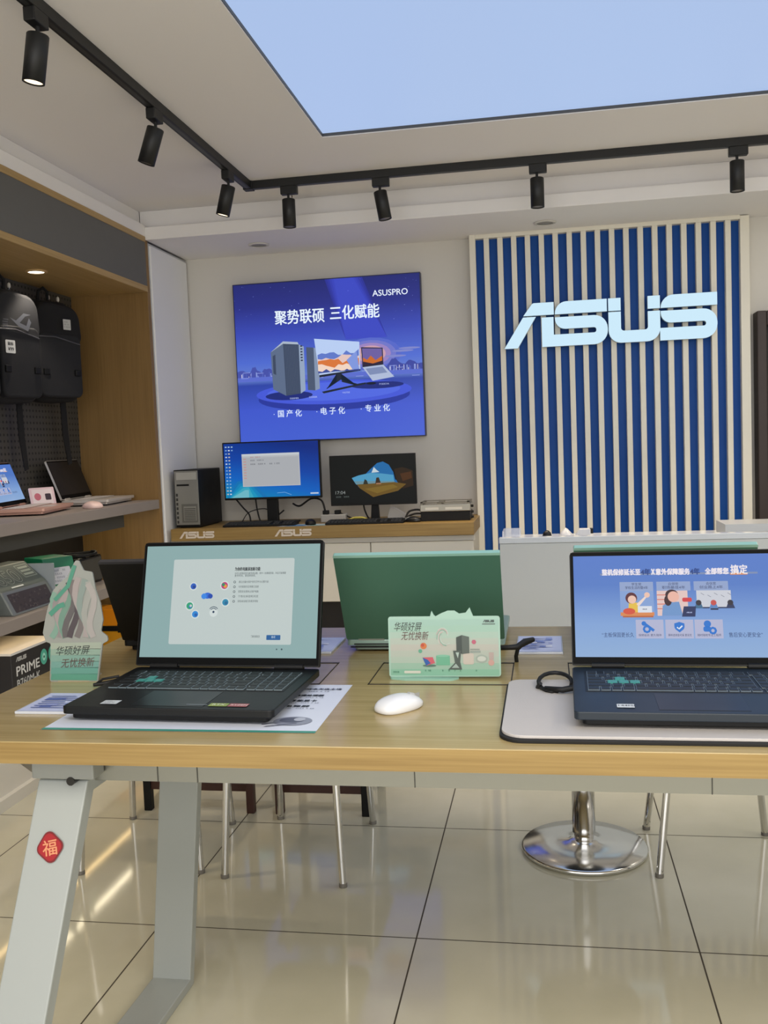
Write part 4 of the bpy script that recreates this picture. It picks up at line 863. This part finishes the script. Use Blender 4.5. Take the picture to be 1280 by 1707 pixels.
# ------------------------------------------------------------------ back desk
dk = thing('back_desk', 'oak-topped wall desk with white drawers and two ASUS marks on the edge', 'desk', (-2.29, 5.50, 0))
B(0, 1.862, 0, .60, .908, .982).build('desktop', M_edge, dk, bevel=.002)
for k in range(3):
    B(.01+.617*k, .01+.617*(k+1)-.006, .028, .05, .52, .872).build('drawer_front', M_lacq, dk, bevel=.002)
B(0, 1.855, .05, .60, .515, .907).build('carcass', mat('carcass_white', '#c9c6bc', .5), dk)
B(0.03, 1.82, .12, .59, 0, .515).build('recessed_plinth', mat('plinth_dark', '#141011', .6), dk)
B(-.01, 1.865, .02, .028, .875, .905).build('shadow_rail', mat('rail_white', '#bdbab2', .5), dk)
g = Pic(T((0, -.0008, 0)) @ FRONT); g.logo(.055, .924, .225, '#d9cfc4', 1, h=.042); g.logo(.660, .924, .230, '#d9cfc4', 1, h=.042); g.build('brand_lettering', None, dk)
DZ = .982
# tower seen from its side: metal inner plate and black panel
tw = thing('desktop_tower', 'computer tower with grey metal back plate and black side on the back desk', 'computer', (-2.285, 5.58, DZ))
B(0, .160, 0, .40, .006, .362).build('case', M_black, tw, bevel=.004)
bp = MB(); mt = mat('zinc_plate', '#8f8f8a', .45, .6); bp.box(.006, .158, -.006, 0, .02, .355, mt)
bp.build('back_plate', None, tw, bevel=.001)
v = MB(); v.box(.02, .10, -.008, -.006, .262, .273, M_black)
for k in range(7): v.box(.012+.0, .024, -.008, -.006, .03+.028*k, .047+.028*k, mat('port_dark', '#2a2a2a', .5))
v.box(.045, .148, -.008, -.006, .035, .150, mat('psu_plate', '#70706c', .45, .5)); v.box(.058, .140, -.0095, -.007, .045, .135, mat('psu_grille', '#9a9a94', .4, .6))
for k in range(8): v.box(.062, .136, -.0105, -.009, .050+.010*k, .053+.010*k, M_black)
v.box(.02, .15, -.010, -.006, .30, .345, mat('plate_light', '#b7b7b0', .4, .5))
v.build('port', None, tw)
B(.015, .145, .03, .37, 0, .006).build('foot', M_rubber, tw)
def monitor(label, loc, rz, Wm, Hm, zb, paint, stand):
    t = thing('computer_monitor', label, 'monitor', loc, rz, 'monitors on the back desk')
    p = MB().prism(rrect(-Wm/2, zb, Wm/2, zb+Hm, .004), -.012, .014, 'y').build('panel', M_black, t, bevel=.002)
    B(-Wm*.3, Wm*.3, .014, .035, zb+Hm*.2, zb+Hm*.8).build('rear_housing', M_black, t, bevel=.008)
    g = Pic(T((0, -.0125, 0)) @ FRONT, .9); paint(g, -Wm/2+.009, zb+.014, Wm/2-.009, zb+Hm-.008); g.build('screen', None, p)
    if stand == 'block':
        B(-.055, .015, .03, .07, .01, zb+.12).build('stand', M_black, t, bevel=.004); B(-.17, .14, -.06, .12, 0, .012).build('stand_base', M_black, t, bevel=.004)
    else:
        MB().prism([(-.028, .0), (.028, 0), (.018, zb+.1), (-.012, zb+.1)], .02, .05, 'y').build('stand', M_black, t, bevel=.004); MB().lathe([(.09, 0), (.09, .006), (.03, .012)], seg=36).build('stand_base', M_black, t)
    return t
def paint_win(g, u0, v0, u1, v1):
    w, h = u1-u0, v1-v0; X = lambda a: u0+a*w; Y = lambda b: v1-b*h
    bgm = gradient_emit('desktop_wallpaper', [(0, '#0a86b4'), (.3, '#0b62c0'), (.6, '#0b43a4'), (1, '#082a80')], .95, diag=.35, lo=.05, hi=1.2); g.rect(u0, v0, u1, v1, bgm, 1)
    for k, c in enumerate(('#0a74b8', '#0a86be', '#1597c2', '#3aaac4', '#6fbccb')): g.disc(X(.20), Y(.86), .165-.030*k, c, 1.2+.1*k, b=.095-.018*k) if False else g.poly([(X(.02+.01*k), Y(1)), (X(.13+.02*k), Y(.70+.04*k)), (X(.25), Y(.66+.05*k)), (X(.45-.05*k), Y(1))], c, 1.2+.1*k)
    g.stroke([(X(.55), Y(.93)), (X(.63), Y(.92)), (X(.70), Y(.97))], .002, '#8fc8f0', 2)
    g.rect(X(.19), Y(.80), X(.80), Y(.20), '#b9bcc0', 2.5); g.rect(X(.20), Y(.785), X(.79), Y(.27), '#aeb1b6', 3); g.rect(X(.19), Y(.24), X(.80), Y(.20), '#c9cfd4', 3)
    for k in range(8): g.rect(X(.205), Y(.30+.05*k), X(.235), Y(.285+.05*k), '#c98f8c', 3.4)
    g.scrib(X(.28), Y(.33), X(.45), 1, .01, .008, '#5c6068', 3.4); g.scrib(X(.28), Y(.40), X(.68), 1, .01, .009, '#5c6068', 3.4, dens=.7); g.scrib(X(.28), Y(.27), X(.42), 1, .01, .006, '#b06a6a', 3.4)
    r_ = random.Random(2)
    for r in range(15):
        for c in range(3 if r < 2 else 2): g.rect(X(.015+.032*c), Y(.05+.062*r+.022), X(.033+.032*c), Y(.05+.062*r), r_.choice(['#a9c6e2', '#d0dae6', '#7fa8d8', '#8fc0d0', '#c8c0b0']), 2.2)
    g.rect(X(.90), Y(.965), X(.985), Y(.94), '#c4d2e4', 3)
def paint_cave(g, u0, v0, u1, v1):
    w, h = u1-u0, v1-v0; X = lambda a: u0+a*w; Y = lambda b: v1-b*h
    g.rect(u0, v0, u1, v1, '#060b0c', 1)
    cave = [(.25, .46), (.33, .41), (.42, .38), (.48, .28), (.56, .16), (.63, .13), (.70, .20), (.75, .36), (.77, .52), (.90, .62), (.80, .76), (.62, .83), (.50, .88), (.42, .78), (.33, .66), (.29, .54)]
    P_ = lambda ps_: [(X(a), Y(b)) for a, b in ps_]
    g.poly(P_(cave), '#1d6aa8', 1.6)
    g.poly(P_([(.25, .46), (.33, .41), (.42, .38), (.48, .36), (.60, .38), (.75, .42), (.76, .58), (.30, .60)]), '#4f9cc4', 2)
    g.poly(P_([(.28, .53), (.76, .55), (.765, .60), (.31, .61)]), '#6a8f9c', 2.2)
    g.poly(P_([(.31, .60), (.76, .575), (.90, .62), (.80, .76), (.62, .83), (.50, .88), (.42, .78), (.34, .68)]), '#6b5220', 2.4); g.poly(P_([(.40, .70), (.74, .62), (.80, .68), (.55, .80)]), '#7d6428', 2.6)
    g.poly(P_([(.49, .36), (.52, .24), (.55, .30), (.585, .35)]), '#c8d6dc', 2.6); g.poly(P_([(.385, .60), (.405, .49), (.43, .52), (.445, .60)]), '#2c3028', 2.8); g.poly(P_([(.53, .60), (.545, .47), (.575, .46), (.60, .60)]), '#3a2c20', 2.8); g.rect(X(.54), Y(.61), X(.60), Y(.58), '#a07458', 3)
    g.poly(P_([(.76, .30), (.86, .26), (.98, .34), (.985, .66), (.86, .72), (.79, .56)]), '#2b1d10', 2.2); g.poly(P_([(.83, .40), (.96, .36), (.97, .50), (.86, .56)]), '#4a2c14', 2.4)
    g.text('17:04', X(.045), Y(.80), .020, '#8c9290', 3, width=.12*w); g.scrib(X(.05), Y(.87), X(.24), 1, .01, .009, '#5a6260', 3)
monitor('monitor showing a blue desktop with a white window, left on the back desk', (-1.705, 5.765, DZ), R(0), .632, .365, .155, paint_win, 'block')
monitor('monitor showing a dark sea cave picture, right on the back desk', (-1.062, 5.765, DZ), R(0), .540, .312, .100, paint_cave, 'slim')
def keyboard(label, loc, rz, w_, d_=.13):
    t = thing('keyboard', label, 'keyboard', loc, rz, 'keyboards on the back desk')
    MB().prism([(0, 0), (d_, 0), (d_, .022), (0, .012)], -w_/2, w_/2, 'x').build('case', M_black, t, bevel=.002)
    kb = MB()
    for r in range(6):
        for c in range(21):
            if c in (14, 17) and r < 5: continue
            x = -w_/2+.012+c*(w_-.024)/21; y = .010+r*(d_-.02)/6; z = .012+.010*y/d_
            kb.box(x, x+(w_-.024)/21*.86, y, y+(d_-.02)/6*.82, z, z+.006)
    kb.build('keycaps', mat('keycap_grey', '#232528', .5), t)
keyboard('black keyboard in front of the cave picture monitor', (-1.085, 5.535, DZ), R(1.5), .475)
keyboard('black keyboard in front of the blue desktop monitor, beside the tower', (-1.745, 5.545, DZ), R(1), .45)
pp = Pic(T((0, 0, .0006)) @ TOPM); pp.poly([(0, 0), (.30, 0), (.34, .12), (.10, .14)], '#c3d4e2', 0); pp.poly([(.05, .01), (.16, .01), (.20, .09), (.12, .09)], '#3a86c8', 1); pp.poly([(.20, .02), (.29, .02), (.31, .05), (.22, .05)], '#7ab8a0', 1)
tag(pp.build('brochure', None, None, (-1.62, 5.515, DZ)), 'blue and white brochure between the two keyboards on the back desk', 'paper')
mouse('computer_mouse', 'black mouse on the brochure between the keyboards of the back desk', (-1.43, 5.60, DZ), R(20), M_black, .11, .065, .036)
mouse('computer_mouse', 'small black mouse beside the right end of the cave monitor keyboard', (-.80, 5.62, DZ), R(80), mat('mouse_charcoal', '#17181a', .3), .10, .06, .034)
ad = thing('power_strip', 'light grey power strip with black plugs between the monitors', 'power strip', (-1.395, 5.72, DZ))
B(0, .16, 0, .07, 0, .05).build('housing', mat('strip_grey', '#a8a6a2', .5), ad, bevel=.006)
for x in (.03, .105): B(x-.018, x+.018, .01, .05, .05, .075).build('plug', M_black, ad, bevel=.004)
def cable(label, pts, r=.005, name='cable'):
    # smooth through the points
    P_ = [Vector(p) for p in pts]; out_ = []
    for i in range(len(P_)-1):
        a, b, c, d_ = P_[max(i-1, 0)], P_[i], P_[i+1], P_[min(i+2, len(P_)-1)]
        for k in range(6):
            t_ = k/6; out_.append(.5*((2*b)+(c-a)*t_+(2*a-5*b+4*c-d_)*t_*t_+(3*b-a-3*c+d_)*t_**3))
    out_.append(P_[-1]); return tag(MB().tube(out_, r, 8).build(name, M_rubber), label, 'cable')
cable('thick black cable curving from the left monitor down to the power strip', [(-1.60, 5.84, 1.10), (-1.55, 5.82, 1.085), (-1.47, 5.80, 1.13), (-1.40, 5.78, 1.12), (-1.37, 5.745, 1.06)], .006)
cable('black cable hanging from the left end of the blue desktop monitor', [(-1.97, 5.82, 1.14), (-1.93, 5.82, 1.09), (-1.88, 5.80, 1.04), (-1.86, 5.76, DZ+.008)])
cable('black cable dropping straight beneath the blue desktop monitor', [(-1.84, 5.82, 1.15), (-1.83, 5.82, 1.06), (-1.80, 5.80, DZ+.008), (-1.74, 5.82, 1.0), (-1.66, 5.84, 1.06)])
cable('thin cable looping low beneath the blue desktop monitor', [(-1.95, 5.86, DZ+.006), (-1.90, 5.86, 1.05), (-1.80, 5.88, 1.07), (-1.75, 5.88, 1.03), (-1.70, 5.86, DZ+.006)], .003)
cable('black cable running right from the power strip along the desk', [(-1.30, 5.75, 1.05), (-1.24, 5.76, 1.02), (-1.16, 5.74, DZ+.008), (-1.10, 5.74, DZ+.008)])
cable('black cable hanging beneath the cave picture monitor', [(-1.14, 5.83, 1.08), (-1.13, 5.82, 1.04), (-1.10, 5.80, DZ+.01), (-1.05, 5.78, DZ+.006)])
cable('coiled black cable heap between the monitor and the metal box', [(-.86, 5.72, DZ+.02), (-.84, 5.76, DZ+.055), (-.78, 5.78, DZ+.06), (-.74, 5.74, DZ+.03), (-.78, 5.70, DZ+.01), (-.85, 5.71, DZ+.02), (-.80, 5.75, DZ+.04), (-.72, 5.76, DZ+.03), (-.70, 5.72, DZ+.01)], .006)
tag(MB().tube([(-1.22, 5.665, DZ+.012), (-1.17, 5.675, DZ+.030), (-1.12, 5.67, DZ+.030), (-1.08, 5.68, DZ+.014)], .007).build('cable', mat('yellow_plastic', '#b8ac4a', .5)), 'short yellow cord behind the cave monitor keyboard', 'cable')
wb = MB(); wb.add([(0, 0, 0), (.16, 0, 0), (.15, .08, 0), (.01, .08, 0), (.02, .02, .085), (.06, .03, .07), (.14, .03, .02), (.03, .06, .06)], [(0, 1, 6, 5, 4), (0, 4, 7, 3), (1, 2, 6), (2, 3, 7, 5, 6), (4, 5, 7), (3, 2, 1, 0)])
tag(wb.build('paper_bag', mat('white_paper', '#d6d2cc', .7), None, (-1.00, 5.86, DZ), bevel=.003), 'crumpled white paper bag behind the stand of the cave monitor', 'bag')
# metal drive bay box
mbx = thing('metal_drive_box', 'silver and black metal box with latches at the right end of the back desk', 'box', (-.755, 5.63, DZ))
B(0, .295, 0, .20, .0, .058).build('lower_body', M_black, mbx, bevel=.003)
B(-.002, .300, -.004, .20, .058, .100).build('upper_body', mat('bright_metal', '#a9a69c', .3, .8), mbx, bevel=.003)
B(.03, .11, -.007, -.003, .068, .082).build('latch', mat('label_white', '#c9c9c2', .4), mbx); B(.15, .25, -.007, -.003, .068, .082).build('latch', _mc['label_white'], mbx)
rl = MB(); rl.box(0, .295, .0, .012, .110, .116).box(0, .295, .17, .19, .110, .116).box(.0, .015, 0, .19, .100, .116).box(.28, .295, 0, .19, .100, .116).box(.10, .13, .0, .19, .100, .112); rl.build('rail', mat('dull_steel', '#7a766c', .4, .7), mbx)
for z in (.02, .05, .085): MB().tube([(.300, .04, z), (.315, .04, z)], .008, 8).build('screw', M_black, mbx)

# ------------------------------------------------------------------ reception counter
rc = thing('reception_counter', 'pale grey reception counter in front of the blue slat wall', 'counter', (-.237, 4.60, 0))
B(0, 2.3, .05, .62, 0, .915).build('body', M_counter, rc, bevel=.003)
B(0, 2.3, 0, .05, 0, .948).build('front_panel', M_counter, rc, bevel=.003)
B(-.002, 2.302, -.002, .06, .949, .977).build('front_ledge', mat('counter_gloss_white', '#ccd2d8', .12), rc, bevel=.003)
B(0, 2.3, .05, .62, .915, .931).build('countertop', _mc['counter_gloss_white'], rc)
M_acr = mat('frosted_acrylic', '#dfe4f0', .15, alpha=.5)
MB().prism([(.062, .932), (.30, .932), (.30, .997), (.13, .997)], .010, .016, 'x').build('side_screen', M_acr, rc)
B(.016, .096, .294, .300, .932, .997).build('side_screen', M_acr, rc)
MB().prism([(1.10, .932), (1.6, .932), (1.6, .990), (1.10, .990)], .30, .56, 'y').build('raised_box', mat('counter_box_grey', '#b3b6b8', .3), rc)
tag(MB().lathe([(.001, 0), (.020, .002), (.024, .014), (.020, .032), (.008, .044), (.001, .046)], seg=18).build('webcam', M_dark, None, (-.009, 4.95, .9315)), 'small dark round device on the counter top, left of the white cone', 'device')
tag(MB().lathe([(.001, 0), (.040, 0), (.036, .020), (.022, .036), (.010, .050), (.001, .056)], seg=8).build('desk_ornament', mat('pale_ornament', '#c3c6cc', .3), None, (.087, 4.95, .9315)), 'small pale cone shaped object on the reception counter', 'ornament')
lbp = thing('label_printer', 'small white device with black end on the reception counter', 'device', (.135, 4.92, .9315))
MB().prism([(0, 0), (.075, 0), (.075, .050), (.02, .050), (0, .020)], 0, .06, 'y').build('body', mat('device_white', '#c6c8ce', .35), lbp, bevel=.003); B(.072, .088, .005, .055, .026, .050).build('end_cap', M_black, lbp)

# ------------------------------------------------------------------ things on the left shelves
SZ = 1.172
M_rose = mat('rose_metal', '#caa092', .35, .3); M_sil = mat('warm_silver', '#c9c4be', .35, .3)
laptop('laptop', 'rose gold laptop with blue advert screen on the upper left shelf', 'laptop', (-2.46, 4.49, SZ+.001), R(102), R(20), Wd=.50, D=.255, LH=.235, deck=M_rose, lid=M_rose, paint=paint_promo, rim='#b08a80', vents=M_rose)
laptop('laptop', 'silver laptop with dark blank screen on the upper shelf next to the oak panel', 'laptop', (-2.44, 5.17, SZ+.001), R(97), R(20), Wd=.47, D=.27, LH=.235, deck=M_sil, lid=M_sil, rim='#a9a49e', vents=M_sil)
mouse('computer_mouse', 'pale pink mouse between the two laptops on the upper left shelf', (-2.40, 4.72, SZ), R(60), mat('pink_white_plastic', '#e2c8c2', .3), .13, .085, .040)
cd = thing('promotional_card', 'small pink and white promotional card standing behind the shelf mouse', 'card', (-2.66, 4.70, SZ), R(62))
MB().prism(rrect(-.075, 0, .075, .125, .006), 0, .004, 'y', mat('pink_card', '#dcc4cc', .4), M=RX(R(-14))).build('board', None, cd)
g = Pic(RX(R(-14)) @ T((0, -.0004, 0)) @ FRONT); g.rect(-.06, .01, .06, .115, '#e3d8dc', 0); g.rect(.015, .055, .05, .09, '#3a2c3a', 1, .006); g.disc(-.03, .075, .02, '#c06a7c', 1); g.scrib(-.05, .03, .05, 2, .014, .008, '#8a7a88'); g.build('print', None, cd)
B(-.07, .07, 0, .05, 0, .003).build('foot', _mc['pink_card'], cd)
# lower shelf: packaged hardware
LZ = .747
gp = thing('hardware_package', 'clear plastic hardware package with 650 print and green end on the lower left shelf', 'package', (-2.37, 3.86, LZ))
pk = MB().prism([(.0, 0), (-.055, .105), (-.17, .205), (-.26, .205), (-.26, 0)], 0, .40, 'y', mat('package_grey', '#6a706e', .3))
pk.build('carton', None, gp, bevel=.006)
# slanted lid print: plane from (-.055,.105) to (-.17,.205) in (x,z)
sl_ = Vector((-.115, 0, .10)).normalized(); nx = Vector((0.10, 0, .115)).normalized()
MM = Matrix(((0, sl_.x, nx.x, -.055), (1, sl_.y, nx.y, 0), (0, sl_.z, nx.z, .105), (0, 0, 0, 1)))
g = Pic(MM @ T((0, 0, .001))); g.rect(.005, .005, .395, .148, '#59625e', 0)
g.text('650', .05, .035, .085, '#a9b0a6', 2, width=.19, bold=.03); g.text('650', .05, .035, .085, '#4d5452', 3, width=.19)
g.rect(.27, .05, .38, .135, '#8f978e', 2, .006); g.rect(.276, .056, .374, .129, '#5a625e', 2.4, .005)
for k in range(3): g.rect(.284, .064+.022*k, .366, .077+.022*k, '#a8b0a4', 3)
g.rect(.10, .010, .20, .017, '#e0e4e0', 2); g.build('printed_lid', None, gp)
g = Pic(T((0.0, 0, 0)) @ Matrix(((0, -.464, .886, -.0), (1, 0, 0, 0), (0, .886, .464, 0.0), (0, 0, 0, 1))) @ T((0, 0, .001))); g.rect(.03, .012, .37, .105, '#3a3330', 0)
r_ = random.Random(8)
for k in range(60): u, v_ = r_.uniform(.03, .35), r_.uniform(.012, .095); g.poly([(u, v_), (u+.018, v_), (u+.009, v_+.010)], r_.choice(['#4a4340', '#2c2725', '#57504c']), 1)
g.build('mesh_window', None, gp)
B(-.24, -.02, .402, .410, .0, .19).build('end_sleeve', mat('white_sleeve', '#8f98a0', .3), gp)
gb = thing('green_box', 'green box with white labels behind the clear hardware package', 'box', (-2.47, 4.33, LZ), R(-30))
MB().prism([(-.20, 0), (.04, 0), (-.03, .20), (-.20, .20)], 0, .17, 'y', mat('green_carton', '#0f6b4c', .4)).build('carton', None, gb, bevel=.003)
g = Pic(Matrix(((0, -.33, .944, .04), (1, 0, 0, 0), (0, .944, .33, 0), (0, 0, 0, 1))) @ T((0, 0, .001))); g.rect(.03, .075, .14, .16, '#b7bcc6', 1, .006); g.scrib(.04, .14, .13, 4, .018, .010, '#7b8090'); g.rect(.01, .01, .16, .065, '#c6c9c6', 1); g.text('TF26', .03, .022, .030, '#303634', 2, bold=.01); g.build('label_sheet', None, gb)
wb_ = thing('white_box', 'white and blue package at the left photo edge on the lower shelf', 'box', (-2.40, 3.55, LZ))
MB().prism([(-.2, 0), (.02, 0), (-.06, .20), (-.2, .20)], 0, .21, 'y', mat('white_blue_carton', '#9fb2c6', .4)).build('carton', None, wb_, bevel=.004)
# coil on black box near the bay end
bb = thing('black_equipment_box', 'black box with rounded grey edge at the far end of the lower shelf', 'box', (-2.70, 4.72, LZ))
B(0, .21, 0, .26, 0, .155).build('body', mat('gloss_black', '#0c0d0e', .25), bb, bevel=.015, seg=3)
cl = []
for k in range(60): a = k/59*2*math.pi*3.2; cl.append((-2.56+.085*math.cos(a)*(1+.05*math.sin(3.1*a)), 4.86+.085*math.sin(a), LZ+.160+.012*(k/59)+.004*math.sin(2*a)))
tag(MB().tube(cl, .005, 6).build('coiled_cable', M_rubber), 'coiled black cable lying on the black equipment box', 'cable')
yt = thing('yellow_tool_case', 'yellow and black case beyond the standee in the lower cabinet', 'case', (-2.63, 5.06, .342))
B(0, .25, 0, .16, 0, .10).build('lower_half', mat('yellow_case', '#c98d12', .4), yt, bevel=.006); B(0, .25, 0, .16, .125, .225).build('upper_half', mat('orange_case', '#d98a10', .4), yt, bevel=.006); B(-.002, .252, -.002, .162, .098, .128).build('band', M_black, yt); B(.17, .20, -.006, 0, .09, .14).build('clasp', M_black, yt)
# motherboard boxes on the base cabinet
mb_ = thing('motherboard_box', 'black and white PRIME motherboard box at the left behind the table corner', 'box', (-2.30, 3.70, .342))
B(-.40, 0, 0, .385, 0, .262).build('carton', mat('black_carton', '#2a2a2d', .4), mb_, bevel=.002); B(-.402, .002, -.002, .387, .262, .272).build('lid', mat('white_carton', '#d2d2d0', .4), mb_)
B(-.402, -.13, -.012, -.001, 0, .27).build('side_sleeve', _mc['white_carton'], mb_)
g = Pic(T((.0006, 0, 0)) @ RIGHT); g.logo(.035, .228, .085, '#b8bab8', 1); g.text('PRIME', .035, .165, .040, '#d4d6d4', 1, width=.19, bold=.02); g.text('B760M-K', .035, .115, .032, '#b8bab8', 1, width=.19, bold=.02)
for u in (.265, .335): g.disc(u, .200, .030, '#4fae98', 1, b=.036); g.disc(u, .200, .014, '#9fdccc', 2, b=.018); g.disc(u, .200, .006, '#2a5f52', 3)
g.build('printed_face', None, mb_)
rb = tag(B(-.38, 0, 0, .25, 0, .255).build('red_box', mat('red_carton', '#b01a14', .4), None, (-2.715, 3.90, .342), bevel=.003), 'red box behind the black and white PRIME box', 'box')
rb.scale = (.2, 1, 1.02)
